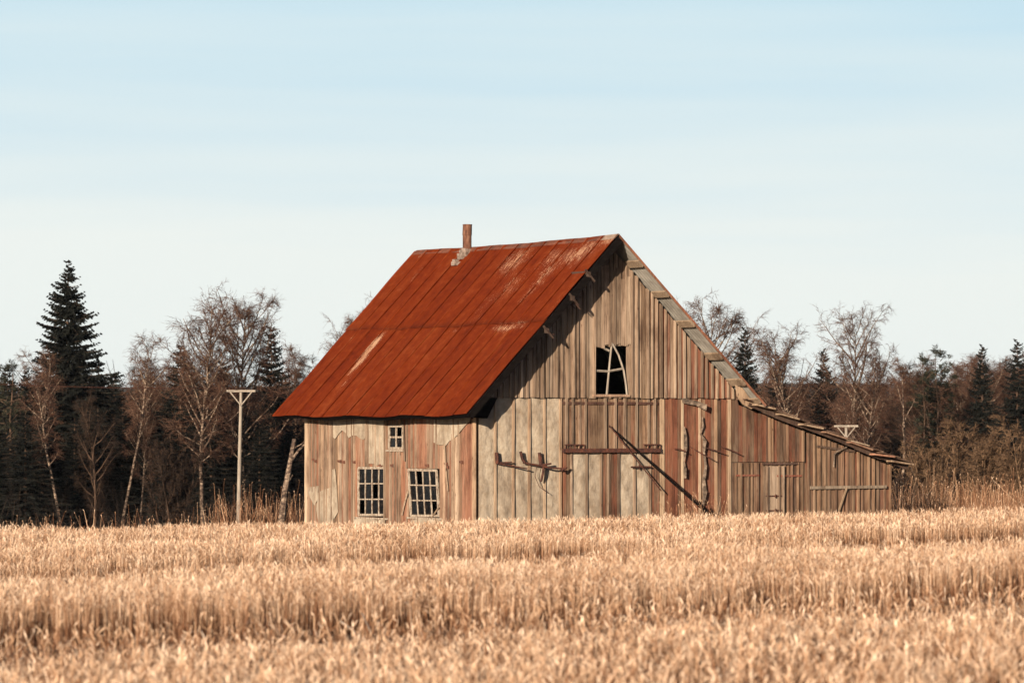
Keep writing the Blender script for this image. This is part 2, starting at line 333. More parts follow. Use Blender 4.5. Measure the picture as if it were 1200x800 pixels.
def boards(mb, P, a0, a1, w, bot, top, off=0., thick=.025, kind='grey', paint=.2, cuts=(), gap=.006, relief=.012, ragged=.0, pf=None, kf=None, batten=0, bw=.05, bkind=None, slack=.010):
    """vertical boards between a0..a1, bot/top functions of a, openings cuts=[(a0,a1,z0,z1)], optional cover battens"""
    edges = [a0]; 
    stops = sorted([c for cc in cuts for c in cc[:2] if a0 < c < a1]+[a1])
    for s in stops:
        n = max(1, round((s-edges[-1])/w)); st = edges[-1]
        ws = [U(.75, 1.25) for _ in range(n)]; tot = sum(ws); acc = 0
        for q_ in ws: acc += q_; edges.append(st+(s-st)*acc/tot)
    for e0, e1 in zip(edges[:-1], edges[1:]):
        mid = (e0+e1)/2
        spans = [(bot(mid), None)]
        for c in cuts:
            if c[0]-1e-4 < mid < c[1]+1e-4:
                lo, hi = spans.pop(); spans += [(lo, c[2]), (c[3], hi)]
        o_ = off+U(0, relief); c_ = palette(kf(mid) if kf else kind); pt = min(1, max(0, (pf(mid) if pf else paint)+U(-.22, .22)))
        for lo, hi in spans:
            rg = U(0, ragged)
            t0 = hi if hi is not None else top(e0)-rg; t1 = hi if hi is not None else top(e1)-rg
            if t0-lo < .02 and t1-lo < .02: continue
            tl = U(-slack, slack); g0 = U(0, gap); g1 = U(0, gap); dt = U(-.008, .008)
            q = []
            for (a, z, d) in ((e0+g0, lo, 0), (e1-g1, lo, 0), (e1-g1, lo, 1), (e0+g0, lo, 1)): q.append(P(a, z+U(0, ragged*.3), o_+dt+(0 if d else thick)-(thick if d else 0)))
            for (a, z, d) in ((e0+g0+tl, t0, 0), (e1-g1+tl, t1, 0), (e1-g1+tl, t1, 1), (e0+g0+tl, t0, 1)): q.append(P(a, z, o_-dt+(0 if d else thick)-(thick if d else 0)))
            mb.hexa(q, col=c_, paint=pt)
            if batten and random.random() < batten:
                c2 = palette(bkind or kind); b0 = e1-bw/2+U(-.01, .01); b1 = b0+bw*U(.8, 1.2); o2 = o_+thick+.004; tl2 = U(-slack, slack)
                zt = lambda a: (hi if hi is not None else top(a)-rg)
                tt = U(.035, .06)
                mb.hexa([P(b0, lo, o2+tt), P(b1, lo, o2+tt), P(b1, lo, o2-.01), P(b0, lo, o2-.01),
                         P(b0+tl2, zt(b0), o2+tt), P(b1+tl2, zt(b1), o2+tt), P(b1+tl2, zt(b1), o2-.01), P(b0+tl2, zt(b0), o2-.01)], col=c2, paint=pt*.45)
    return edges

bot = lambda a: BASE-.3
# openings
gwa, gwt = G(694, 405); gwb, gwbz = G(732, 462)
zmid = G(700, 466)[1]
wl = []
for (x0, y0, x1, y1) in ((456, 498, 474, 526), (420, 547, 453, 605), (479, 549, 516, 605)):
    a, zt = Lw(x1, y0); b, zb = Lw(x0, y1); wl.append((min(a, b), max(a, b), zb, zt))

# --- side wall (facing the sun)
mb = WMB(); topL = lambda a: zE+.64*sl-.15
redn = lambda a: .56+.15*math.sin(a*1.9+.5)+.10*math.sin(a*4.3)
kfl = lambda a: random.choice(['tan', 'tan', 'grey', 'tan', 'brown'])
boards(mb, PL, .0, vF, .155, bot, topL, cuts=wl, pf=redn, kf=kfl, batten=.45, bw=.05, gap=.008, slack=.012)
mb.box(.05, .07, .02, vF-.02, BASE-.3, wl[1][2]-.05, col=palette('dark'))
sidew = mb.build('side_wall', M['wood_side'])
# corner boards
mb = WMB(); zc = topL(0)
mb.hexa([(-.075, -.05, BASE-.3), (-.03, -.05, BASE-.3), (-.03, .10, BASE-.3), (-.075, .10, BASE-.3), (-.085, -.05, zc), (-.03, -.05, zc), (-.03, .10, zc), (-.085, .10, zc)], col=(.36, .24, .15), paint=.25)
mb.build('corner_board', M['wood']); mb = WMB()
mb.box(-.08, -.03, vF-.14, vF+.03, BASE-.3, zc, col=(.47, .36, .25), paint=.05)
mb.build('corner_board', M['wood'])

# --- upper gable
mb = WMB()
cut = (gwa, gwb, gwbz, gwt)
kfg = lambda a: random.choice(['grey', 'grey', 'tan', 'grey']) if a < uR+1.0 else random.choice(['grey', 'brown', 'brown', 'grey'])
pfg = lambda a: .06 if a < uR else min(.62, .06+(a-uR)*.17)
boards(mb, PG, .02, uW, .18, lambda a: zmid+U(-.02, .015), top_under, off=.05, cuts=[cut], kf=kfg, pf=pfg, batten=.92, bw=.065, bkind='grey', gap=.022, relief=.03, slack=.016)
gable = mb.build('upper_gable_wall', M['wood'])
# lighter overhanging boards above the little gable window, with broken ends
mb = WMB()
e = gwa-.02
while e < gwb+.05:
    w_ = U(.11, .18); zb = gwt+U(-.10, .06)
    zt_ = top_under(e)-.35-U(0, .3)
    mb.hexa([PG(e, zb, .135), PG(e+w_-.01, zb+U(-.05, .05), .135), PG(e+w_-.01, zb, .10), PG(e, zb, .10), PG(e, zt_, .13), PG(e+w_-.01, zt_, .13), PG(e+w_-.01, zt_, .10), PG(e, zt_, .10)], col=palette('grey'), paint=.02)
    e += w_
mb.build('overhanging_boards', M['wood'])

# --- lower gable, three kinds of cladding
def pxu(x): return G(x, 560)[0]
lowtop = lambda a: zmid-.005
mb = WMB()
uA, uB, uD0 = pxu(657), pxu(775), pxu(664)
# dark ledger strip under the upper wall
ztr = G(700, 527)[1]
boards(mb, PG, uA, pxu(771), .20, lambda a: ztr+.02, lowtop, kind='brown', paint=.25, batten=.7, bw=.07, bkind='grey', gap=.01)
boards(mb, PG, pxu(771), uW, .17, bot, lowtop, kf=lambda a: random.choice(['brown', 'dark', 'dark']), paint=.58, gap=.01)
for x, w_, cc, pp in ((775, .15, (.36, .26, .17), .1), (799, .07, (.42, .33, .23), .0), (819, .07, (.40, .30, .21), .0), (838, .09, (.33, .22, .14), .1), (854, .10, (.34, .25, .17), .1)):
    u_ = pxu(x); tl = U(-.01, .01); mb.hexa([PG(u_-w_/2, BASE-.3, .065), PG(u_+w_/2, BASE-.3, .065), PG(u_+w_/2, BASE-.3, .03), PG(u_-w_/2, BASE-.3, .03), PG(u_-w_/2+tl, zmid-.01, .06), PG(u_+w_/2+tl, zmid-.01, .06), PG(u_+w_/2+tl, zmid-.01, .03), PG(u_-w_/2+tl, zmid-.01, .03)], col=cc, paint=pp)
mb.box(0, uA, .04, .06, BASE-.3, zmid+.1, col=palette('dark'))
mb.build('lower_gable_wall', M['wood'])
# ledge between upper and lower wall, dark lintel over the door
mb = WMB(); mb.box(.02, uW, -.055, .0, zmid+.001, zmid+.03, col=(.14, .08, .055))
z1_ = G(700, 470)[1]; mb.box(uA+.03, pxu(770), -.075, -.045, z1_-.10, z1_-.02, col=(.07, .03, .02))
mb.build('ledge', M['wood_dark'])

def wavy_sheet(mb, P, a0, a1, z0, z1, off, amp=.02, k=0.):
    na, nz_ = 6, 26; vv = []; 
    ph = U(0, 6)
    for j in range(nz_+1):
        for i in range(na+1):
            a = a0+(a1-a0)*i/na; z = z0+(z1-z0)*j/nz_
            w = math.sin(math.pi*i/na)*(.5+.5*math.sin(z*2.7+ph+i*.7))*amp+amp*.4*math.sin(z*7+ph*2+i)*math.sin(math.pi*i/na)
            vv.append(P(a, z, off+w))
    fs = [(j*(na+1)+i, j*(na+1)+i+1, (j+1)*(na+1)+i+1, (j+1)*(na+1)+i) for j in range(nz_) for i in range(na)]
    n0 = len(vv)
    mb.add(vv, fs)
    vb = [P(a0, z0, off-.02), P(a1, z0, off-.02), P(a1, z1, off-.02), P(a0, z1, off-.02)]; mb.add(vb, [(0, 3, 2, 1)])
sh = WMB(); bt = WMB()
xsb = [561, 580, 601, 619.5, 638, 656]
for x0, x1 in zip(xsb[:-1], xsb[1:]): wavy_sheet(sh, PG, pxu(x0)+.0, pxu(x1)-.004, BASE-.2, zmid-.012, .012, .035)
for x in xsb[1:]:
    u_ = pxu(x); w_ = U(.04, .06); tl = U(-.02, .02); bt.hexa([PG(u_-w_, BASE-.3, .075), PG(u_+w_*.3, BASE-.3, .075), PG(u_+w_*.3, BASE-.3, .02), PG(u_-w_, BASE-.3, .02), PG(u_-w_+tl, zmid-.02, .07), PG(u_+w_*.3+tl, zmid-.02, .07), PG(u_+w_*.3+tl, zmid-.02, .02), PG(u_-w_+tl, zmid-.02, .02)], col=random.choice([(.30, .21, .14), (.34, .25, .17)]), paint=.15)
shp = sh.build('wall_sheeting', M['sheet'], smooth=True); b_ = bt.build('batten', M['wood'])

# --- sliding door > rail, leaves
dz = ztr-.03
mb = WMB()
for x0, x1, kd in ((659, 668, 'brown'), (704, 724, 'dark'), (761, 771, 'brown')):
    boards(mb, PG, pxu(x0), pxu(x1), .12, bot, lambda a: dz, off=.03, kind=kd, paint=.35, gap=.012)
for x, w_ in ((668, .05), (686, .06), (703, .05), (711, .06), (723, .07), (742, .06), (760, .07)):
    u_ = pxu(x); mb.hexa([PG(u_-w_/2, BASE-.25, .10), PG(u_+w_/2, BASE-.25, .10), PG(u_+w_/2, BASE-.25, .04), PG(u_-w_/2, BASE-.25, .04), PG(u_-w_/2, dz-.01, .10), PG(u_+w_/2, dz-.01, .10), PG(u_+w_/2, dz-.01, .04), PG(u_-w_/2, dz-.01, .04)], col=palette('grey'), paint=.15)
door = mb.build('sliding_door', M['wood'])
sh = WMB()
for x0, x1 in ((668, 686), (686, 703), (724, 742), (742, 760)): wavy_sheet(sh, PG, pxu(x0), pxu(x1), BASE-.2, dz-.05, .045, .03)
o_ = sh.build('door_sheeting', M['sheet'], door, smooth=True)
mb = WMB(); a0, a1 = pxu(657), pxu(771)
mb.box(a0, a1, -.17, -.10, ztr-.06, ztr+.045, col=(.1, .05, .03)); mb.box(a0, a1, -.20, -.10, ztr-.075, ztr-.06)
for x0, x1 in ((660, 682), (752, 771)):
    b0, b1 = pxu(x0), pxu(x1)
    mb.box(b0, b1, -.13, -.08, ztr+.14, ztr+.17)
    for k in range(5): uu = b0+(b1-b0)*k/4; mb.bar((uu, -.13, ztr+.02), (uu+.02, -.12, ztr+.16), .025, .02)
rail = mb.build('door_rail', M['iron'])
mb = WMB(); z = G(748, 547)[1]; mb.tube([(pxu(736), -.17, z), (pxu(748), -.18, z+.01), (pxu(759), -.17, z)], .03); mb.tube([(pxu(746), -.16, z-.08), (pxu(746), -.16, z+.08)], .02)
mb.build('door_handle', M['iron'], door)

# --- peeling strips and rags on the right of the gable
def ribbon(mb, pts, ws, thick=.006):
    for (p, w), (p2, w2) in zip(zip(pts[:-1], ws[:-1]), zip(pts[1:], ws[1:])):
        u0, z0 = p; u1, z1 = p2; c = U(0, .06); d = U(0, .06)
        q = [PG(u1-w2/2, z1, .08+c), PG(u1+w2/2, z1, .13+d), PG(u1+w2/2, z1, .12+d), PG(u1-w2/2, z1, .07+c), PG(u0-w/2, z0, .08+c), PG(u0+w/2, z0, .13+d), PG(u0+w/2, z0, .12+d), PG(u0-w/2, z0, .07+c)]
        mb.hexa(q)
mb = WMB()
ribbon(mb, [G(820, 488), G(821, 500), G(818, 508), G(823, 516), G(822, 528), G(824, 545), G(822, 560), G(823, 575), G(821, 590), G(822, 604)], [.02, .06, .02, .07, .03, .05, .08, .13, .05, .03])
mb2 = WMB()
ribbon(mb2, [G(799, 500), G(801, 512), G(801, 525), G(799, 540), G(800, 548), G(800, 560)], [.015, .06, .08, .012, .04, .012])
mb.build('peeling_strip', M['rag']); mb2.build('peeling_strip', M['rag'])
mb = WMB(); P_ = [G(799, 466, .12), G(817, 470, .16), G(827, 474, .22), G(826, 481, .22), G(815, 475, .16), G(800, 472, .12)]
vv = [PG(a, z, o) for (a, z), o in zip(P_, (.13, .2, .3, .3, .2, .13))]; vb = [PG(a, z, o-.02) for (a, z), o in zip(P_, (.13, .2, .3, .3, .2, .13))]
mb.add(vv+vb, [(5, 4, 3, 2, 1, 0)[::-1], (6, 7, 8, 9, 10, 11)[::-1]]+[(i, (i+1) % 6, (i+1) % 6+6, i+6) for i in range(6)], col=(.5, .4, .3))
mb.build('torn_sheet', M['rag'])
# dark wires / rods stuck in the wall
for pts in ([(789, 525), (797, 526), (804, 529)], [(808, 523), (820, 530), (835, 538)], [(826, 524), (836, 527), (848, 530)], [(845, 523), (856, 527), (866, 531)]):
    mb = WMB(); mb.tube([PG(*G(x, y, .12+.1*i), .12+.1*i) for i, (x, y) in enumerate(pts)], .018, 5); mb.build('wall_rod', M['iron'])
# hooks on the sheeting
def iron(name, strokes):
    mb = WMB()
    for pts, r in strokes: mb.tube([PG(*G(x, y, o), o) for x, y, o in pts], r, 6)
    return mb.build(name, M['iron'])
iron('wall_hook', [([(582, 530, .12), (583, 543, .12)], .06), ([(583, 542, .12), (600, 541.5, .18)], .025), ([(584, 543, .13), (602, 546, .2), (618, 549, .3)], .022)])
iron('wall_hook', [([(610, 529, .16), (612, 537, .14), (615, 542, .14)], .045), ([(613, 542, .14), (632, 545, .2), (645, 548, .26), (662, 549, .3)], .03), ([(658, 551, .3), (664, 547, .3)], .04)])
iron('wall_hook', [([(632, 530, .14), (634, 546, .16)], .055), ([(634, 545, .18), (646, 543, .24)], .03), ([(637, 547, .2), (636, 556, .2), (634, 564, .18)], .035), ([(629, 546, .2), (627, 558, .2), (632, 570, .2), (643, 578, .2)], .009)])

# --- lean-to front
mb = WMB()
zl1 = G(900, 541)[1]; u937 = pxu(939); u893, u916 = pxu(893), pxu(916)
boards(mb, PG, uW, u937, .13, lambda a: zl1, lambda a: top_under(a), off=.03, kf=lambda a: 'dark', paint=.40, gap=.01, batten=.2, bkind='brown')
boards(mb, PG, uW, u937, .16, bot, lambda a: zl1-.02, off=-.01, kf=lambda a: random.choice(['brown', 'dark']), paint=.3, batten=.9, bw=.06, bkind='brown', gap=.01, cuts=[])
boards(mb, PG, u937, uLw, .20, bot, top_under, kf=lambda a: random.choice(['brown', 'dark', 'dark']), paint=.34, batten=1, bw=.06, bkind='brown', gap=.01, slack=.015)
mb.build('lean_to_wall', M['wood'])
mb = WMB()
mb.box(pxu(892), pxu(933), -.10, -.03, zl1-.09, zl1-.03, col=(.07, .04, .03)); mb.build('lintel_shadow_bar', M['wood_dark']); mb = WMB()  # lintel bar, coloured dark to draw the shadow line under the boards
for x0, x1, y in ((861, 888, 557), (909, 938, 558)):
    z = G(870, y)[1]; mb.box(pxu(x0), pxu(x1), -.085, -.05, z-.02, z+.035, col=(.22, .08, .05)); mb.build('wall_rail', M['wood_dark']); mb = WMB()
z = G(960, 525)[1]; mb.bar((pxu(956), -.09, z+.06), (pxu(1000), -.09, z-.10), .05, .07, col=(.08, .05, .035))
mb.build('wall_rail', M['wood_dark'])
mb = WMB(); z0_, z1_ = G(960, 571)[1], G(1030, 570)[1]; mb.bar((pxu(947), -.12, z0_), (pxu(1036), -.12, z1_), .05, .09, col=(.20, .16, .12)); mb.build('wall_rail', M['wood'])
mb = WMB(); a, b = G(992, 571, .14), G(983, 598, .14); mb.bar(PG(*a, .15), PG(*b, .15), .04, .05, col=(.24, .17, .11)); mb.build('diagonal_board', M['wood'])
mb = WMB(); mb.tube([PG(*G(977, 547, .15), .15), PG(*G(978, 532, .15), .15), PG(*G(981, 529, .15), .15), PG(*G(992, 524, .15), .15)], .028, 7); mb.build('bent_pipe', M['rag'])
# hatch door
mb = WMB(); zh = G(900, 546)[1]
boards(mb, PG, u893, u916, .13, bot, lambda a: zh, off=.045, kind='grey', paint=.08, gap=.01, batten=.5, bkind='grey')
hd = mb.build('hatch_door', M['wood'])
for y in (581, 598):
    mb = WMB(); z = G(900, y)[1]; mb.box(pxu(895), pxu(914), -.115, -.10, z-.012, z+.02); mb.tube([(pxu(906), -.13, z-.05), (pxu(906), -.13, z+.06)], .018); mb.build('hinge', M['iron'], hd)
# remaining lean-to and barn walls (sides and back)
mb = WMB()
boards(mb, lambda a, z, off: (a, vF+off, z), 0, uLw, .18, bot, top_under, kind='grey', paint=.3, batten=.6, bw=.06)
boards(mb, lambda a, z, off: (uLw+off, a, z), 0, vF, .18, bot, lambda a: top_under(uLw)-.02, kind='brown', paint=.3, batten=.6, bw=.06)
mb.build('back_wall', M['wood'])
# dark lining inside, so that chinks and windows look into the dark
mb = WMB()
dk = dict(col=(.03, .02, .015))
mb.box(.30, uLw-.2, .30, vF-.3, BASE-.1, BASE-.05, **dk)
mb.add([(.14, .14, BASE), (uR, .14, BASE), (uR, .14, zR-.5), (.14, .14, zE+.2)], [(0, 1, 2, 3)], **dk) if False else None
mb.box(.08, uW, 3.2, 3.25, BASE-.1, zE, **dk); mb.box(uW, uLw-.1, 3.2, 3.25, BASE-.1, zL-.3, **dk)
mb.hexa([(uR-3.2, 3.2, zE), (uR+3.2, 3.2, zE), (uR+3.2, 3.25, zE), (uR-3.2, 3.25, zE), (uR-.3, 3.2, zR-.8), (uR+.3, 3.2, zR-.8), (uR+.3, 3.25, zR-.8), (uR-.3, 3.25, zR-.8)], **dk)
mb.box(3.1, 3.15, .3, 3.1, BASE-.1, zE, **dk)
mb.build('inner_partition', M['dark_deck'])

# --- windows
def window(P, quad, nx_, nz_, off, bar=.035, missing=(), frame=.055):
    """quad: (a,z) corners bl, br, tr, tl"""
    bl, br, tr, tl = [Vector(q) for q in quad]
    at = lambda s, t_: (bl*(1-s)+br*s)*(1-t_)+(tl*(1-s)+tr*s)*t_
    mb = WMB()
    def rail_(p, q_, w, o0, o1):
        a = P(p[0], p[1], (o0+o1)/2); b = P(q_[0], q_[1], (o0+o1)/2)
        a, b = Vector(a), Vector(b); d = (b-a).normalized(); nrm = Vector(P(0, 0, 1))-Vector(P(0, 0, 0)); sde = d.cross(nrm); h = (o1-o0)/2
        qf = lambda c: [c-sde*w/2-nrm*h, c+sde*w/2-nrm*h, c+sde*w/2+nrm*h, c-sde*w/2+nrm*h]
        mb.hexa(qf(a)+qf(b))
    for p, q_ in ((at(0, 0), at(1, 0)), (at(0, 1), at(1, 1))): rail_(p, q_, frame*1.3, off, off+.055)
    for p, q_ in ((at(0, 0), at(0, 1)), (at(1, 0), at(1, 1))): rail_(p, q_, frame*1.3, off+.002, off+.052)
    for i in range(1, nx_): s = i/nx_; rail_(at(s, 0), at(s, 1), bar*1.2, off+.006, off+.038)
    for j in range(1, nz_): s = j/nz_; rail_(at(0, s), at(1, s), bar, off+.009, off+.035)
    w_ = mb.build('window', M['white_wood'])
    g_ = WMB()
    for i in range(nx_):
        for j in range(nz_):
            if (i, j) in missing: continue
            q = [at((i+.02)/nx_, (j+.02)/nz_), at((i+.98)/nx_, (j+.02)/nz_), at((i+.98)/nx_, (j+.98)/nz_), at((i+.02)/nx_, (j+.98)/nz_)]
            tl_ = U(-.006, .006)
            g_.add([P(c[0], c[1], off+.015+(tl_ if k < 2 else -tl_)) for k, c in enumerate(q)], [(0, 1, 2, 3)])
    g_.build('pane', M['glass'], w_)
    return w_
def wq(pts): return [Lw(x, y) for x, y in pts]
w1 = window(PL, wq([(457, 525), (473, 525), (473, 499), (457, 499)]), 2, 2, -.005, .05, {(1, 1)})
w1['label'] = 'small four pane window under the eave'
w2 = window(PL, wq([(421, 603), (452.5, 603), (452.5, 548), (421, 548)]), 4, 3, -.005, .036, {(0, 0), (2, 1)})
w2['label'] = 'upright twelve pane window'
w3 = window(PL, wq([(483, 604), (515.5, 604), (512.5, 551), (480, 550)]), 4, 3, .005, .036, {(1, 2), (3, 0)})
w3['label'] = 'twelve pane window leaning to the left'
for w_, (xa, xb, y) in ((w1, (455, 475, 527.5)), (w2, (418, 456, 606)), (w3, (480, 519, 606))):
    mb = WMB(); a, z = Lw(xa, y); b, _ = Lw(xb, y); mb.box(-.09, -.0, min(a, b), max(a, b), z-.03, z+.02); mb.build('sill', M['white_wood'], w_)
# gable window: loose bent bars in a black opening
mb = WMB()
g3 = lambda x, y, o=.05: PG(*G(x, y, o), o)
mb.tube([g3(694, 405), g3(704, 406), g3(714, 411, .09)], .035, 5)
mb.tube([g3(717, 401, .12), g3(714, 430), g3(711, 463)], .032, 5)
mb.tube([g3(695, 434), g3(712, 435), g3(729, 432)], .035, 5)
mb.tube([g3(718, 403, .16), g3(725, 416, .14), g3(731, 434, .12), g3(733.5, 450, .12), g3(735, 464, .12)], .035, 5)
w4 = mb.build('window', M['pole_wood']); w4['label'] = 'broken gable window with loose bent glazing bars'
mb = WMB(); a, z = G(692, 464); b, _ = G(735, 464); mb.box(a, b, -.17, -.06, z-.02, z+.05, col=(.3, .2, .14)); mb.build('sill', M['wood'], w4)

# --- patches of pale sheeting on the side wall
def patch(pts, o=.055):
    mb = WMB(); n = len(pts); q = [Lw(x, y) for x, y in pts]
    a = [PL(v, z, o+U(0, .03)) for v, z in q]; b = [(x+.015, y, z) for x, y, z in a]
    mb.add(a+b, [tuple(range(n)), tuple(range(n, 2*n))[::-1]]+[(i, (i+1) % n, (i+1) % n+n, i+n) for i in range(n)])
    mb.build('sheeting_patch', M['sheet'])
patch([(393, 487), (432, 487), (431, 510), (428, 515), (423, 513), (420, 510), (415, 510), (411, 513), (408, 507), (403, 504), (399, 508), (395, 514), (393, 512)])
patch([(432.5, 487), (442, 487), (442, 543), (433, 543)]); patch([(442.5, 487), (453, 487), (453, 545), (443, 545)], .05)
patch([(511, 487), (521.5, 487), (521.5, 521), (517, 521), (510, 518)])
patch([(522, 487), (554, 487), (553, 493), (548, 498), (543, 504), (538, 510), (533, 514), (528, 517), (524, 523), (522, 526)])
patch([(363, 571), (375, 569), (374, 585), (371, 592), (366, 583), (363, 577)]); patch([(375, 577), (380, 574), (389, 571), (392, 576), (393, 600), (392, 618), (376, 618), (373, 596)], .05)
patch([(391, 550), (395, 549), (397, 570), (398, 600), (394, 608), (391, 590)], .06)
patch([(418, 608), (430, 606.5), (445, 609), (454, 607.5), (454, 618), (418, 618)], .07); patch([(485, 609), (498, 606.5), (510, 607.5), (522, 610), (524, 618), (482, 618)], .07)
# loose battens and splinters round the lower windows
mb = WMB()
for pts in ([(472, 488), (476, 500), (477, 540)], [(481, 575), (477, 590), (474, 603)], [(517, 594), (513, 600), (508, 607)], [(524, 520), (525, 545), (528, 575)]):
    mb = WMB(); mb.tube([PL(*Lw(x, y), .085) for x, y in pts], .03, 4, col=palette('grey'), paint=.1)
    mb.build('loose_batten', M['wood'])
for x, y in ((372, 540), (400, 540), (417, 541), (448, 545), (405, 541), (503, 545), (525, 543), (527, 547), (462, 545), (543, 541), (370, 538)):
    mb = WMB(); a, z = Lw(x, y); s_ = U(.04, .1); mb.hexa([PL(a-s_, z-.05, .09), PL(a+s_, z-.03, .09), PL(a+s_, z-.03, .03), PL(a-s_, z-.05, .03), PL(a-s_*.7, z+.04, .07), PL(a+s_, z+.03, .1), PL(a+s_, z+.03, .03), PL(a-s_*.7, z+.04, .03)], col=(.12, .05, .03), paint=.5)
    mb.build('broken_wood', M['wood_dark'])

# ------------------------------------------------------------------ roof
def slope_pt(v, s, lift=0.):          # s metres down the slope from the ridge, on the sunny slope
    L_ = math.hypot(uR-uE, zR-zE); t_ = s/L_
    sag = .05*math.sin(math.pi*min(1, max(0, (v+OV)/(VB+OV))))*(1-t_*.3)+.02*math.sin(v*1.7)*(.4+t_)
    nx_, nz_ = -(zR-zE)/L_, (uR-uE)/L_
    return Vector((uR+(uE-uR)*t_+nx_*lift, v, zR+(zE-zR)*t_+nz_*lift-sag))
LS = math.hypot(uR-uE, zR-zE)
nS = Vector((-(zR-zE), 0, (uR-uE))).normalized()
def roof_vs(px, py): h = hit(px, py, (uR, 0, zR), nS); return h.y, (Vector((uR, h.y, zR))-h).length
blobs = []
for px, py, rv, rs, am in ((675, 300, 1.2, .6, 1.0), (650, 302, .8, .6, .9), (605, 305, .9, .8, 1.0), (640, 322, .5, 1.0, .9), (600, 335, .8, 1.0, .8), (575, 350, .5, .8, .7), (620, 345, .4, .9, .8), (690, 290, .8, .4, 1.),
                           (715, 283, .5, .3, 1.1), (560, 372, .7, .8, .6), (592, 384, .9, .22, 1.1), (535, 385, .8, .12, .8), (610, 380, .6, .2, 1.0), (437, 405, .22, .7, 1.35), (422, 424, .2, .6, 1.35), (404, 450, .15, .7, .9),
                           (470, 358, .5, .3, .6), (490, 322, .25, .5, .8), (497, 298, .25, .3, 1.0), (475, 325, .3, .3, .6), (413, 398, .2, .2, .7), (490, 480, 1.5, .25, .3), (505, 455, .15, .9, .7), (660, 350, .15, 1.2, .7)):
    v, s = roof_vs(px, py); blobs.append((v, s, rv*1.35, rs*1.3, am*.88))
def flake(v, s):
    r_ = .0
    for bv, bs, rv, rs, am in blobs: r_ = max(r_, am*math.exp(-((v-bv)/rv)**2-((s-bs)/rs)**2))
    return r_
def sheet_roof():
    vv, ff, uvs, tn, fk, sm_ = [], [], [], [], [], []
    rows = [(0, .475*LS+.10, .022), (.475*LS, LS+.02, .0)]
    nsh = 15
    for ri, (s0, s1, lift) in enumerate(rows):
        vedge = np.linspace(-OV-.03, VB+.03, nsh+1)
        for k in range(nsh):
            v0, v1 = vedge[k]-.025, vedge[k+1]+.025
            if k == 0: v0 = vedge[0]
            tone_ = U(0, 1); FU = [0, .035, .25, .5, .75, .965, 1]; nu, ns = 6, 16; b = len(vv); sv = U(.0, .38); cup = U(.0, .012); skew = U(-.012, .012)
            for j in range(ns+1):
                for i in range(nu+1):
                    fu = FU[i]; v = v0+(v1-v0)*fu; s = s0+(s1-s0)*j/ns
                    if j == ns: s += U(-.012, .012)+skew
                    up = .004*(k % 2)+cup*(2*fu-1)**2+.010*math.sin(s*2.1+k*1.3)*math.sin(v*2.3)
                    if i in (0, nu): up += .030
                    if ri == 0 and j == ns: up += .02*abs(math.sin(v*5+k))
                    p_ = slope_pt(v, s, .03+lift+up); vv.append((p_.x, p_.y, p_.z-BASE)); uvs.append((v, s)); tn.append(tone_); fk.append(flake(v, s)); sm_.append(sv if i in (0, nu) else (.45 if (ri == 0 and j == ns) else 0.))
            for j in range(ns):
                for i in range(nu): a = b+j*(nu+1)+i; ff.append((a, a+1, a+nu+2, a+nu+1))
    me = bpy.data.meshes.new('roof'); me.from_pydata(vv, [], ff); me.update()
    ul = me.uv_layers.new(name='UVMap'); ul.data.foreach_set('uv', np.array([uvs[l.vertex_index] for l in me.loops], 'f').ravel())
    for nm, ar in (('tone', tn), ('flake', fk), ('seam', sm_)): a = me.attributes.new(nm, 'FLOAT', 'POINT'); a.data.foreach_set('value', np.array(ar, 'f'))
    me.materials.append(M['rust'])
    o = bpy.data.objects.new('roof', me); COL.objects.link(o); o.parent = barn
    sm = o.modifiers.new('thickness', 'SOLIDIFY'); sm.thickness = .008
    return o
roof = sheet_roof(); roof['label'] = 'rust red metal roof slope with flaking pale streaks'
# deck and rafters below the sheets, edge thickened and blackened to widen the shade band
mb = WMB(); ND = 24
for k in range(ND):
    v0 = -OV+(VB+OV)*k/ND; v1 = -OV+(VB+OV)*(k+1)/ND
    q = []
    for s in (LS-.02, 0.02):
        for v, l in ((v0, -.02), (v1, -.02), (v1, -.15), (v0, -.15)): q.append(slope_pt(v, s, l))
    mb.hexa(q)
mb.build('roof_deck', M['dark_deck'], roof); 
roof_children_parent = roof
# verge board along the sunny slope (deep and black, standing in for overhang shade) and eave board
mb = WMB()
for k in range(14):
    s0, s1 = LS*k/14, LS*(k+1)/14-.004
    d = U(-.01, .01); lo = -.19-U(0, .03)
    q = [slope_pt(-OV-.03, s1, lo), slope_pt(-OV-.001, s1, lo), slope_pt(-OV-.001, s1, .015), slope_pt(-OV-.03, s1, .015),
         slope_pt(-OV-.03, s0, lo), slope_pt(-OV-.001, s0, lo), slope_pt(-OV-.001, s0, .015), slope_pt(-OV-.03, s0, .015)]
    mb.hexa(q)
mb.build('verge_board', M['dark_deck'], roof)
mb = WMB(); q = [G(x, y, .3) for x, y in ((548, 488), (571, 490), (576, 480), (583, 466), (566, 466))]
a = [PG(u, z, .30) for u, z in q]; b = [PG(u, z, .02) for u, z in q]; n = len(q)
mb.add(a+b, [tuple(range(n)), tuple(range(n, 2*n))[::-1]]+[(i, i+n, (i+1) % n+n, (i+1) % n) for i in range(n)]); mb.build('soffit', M['dark_deck'], roof)
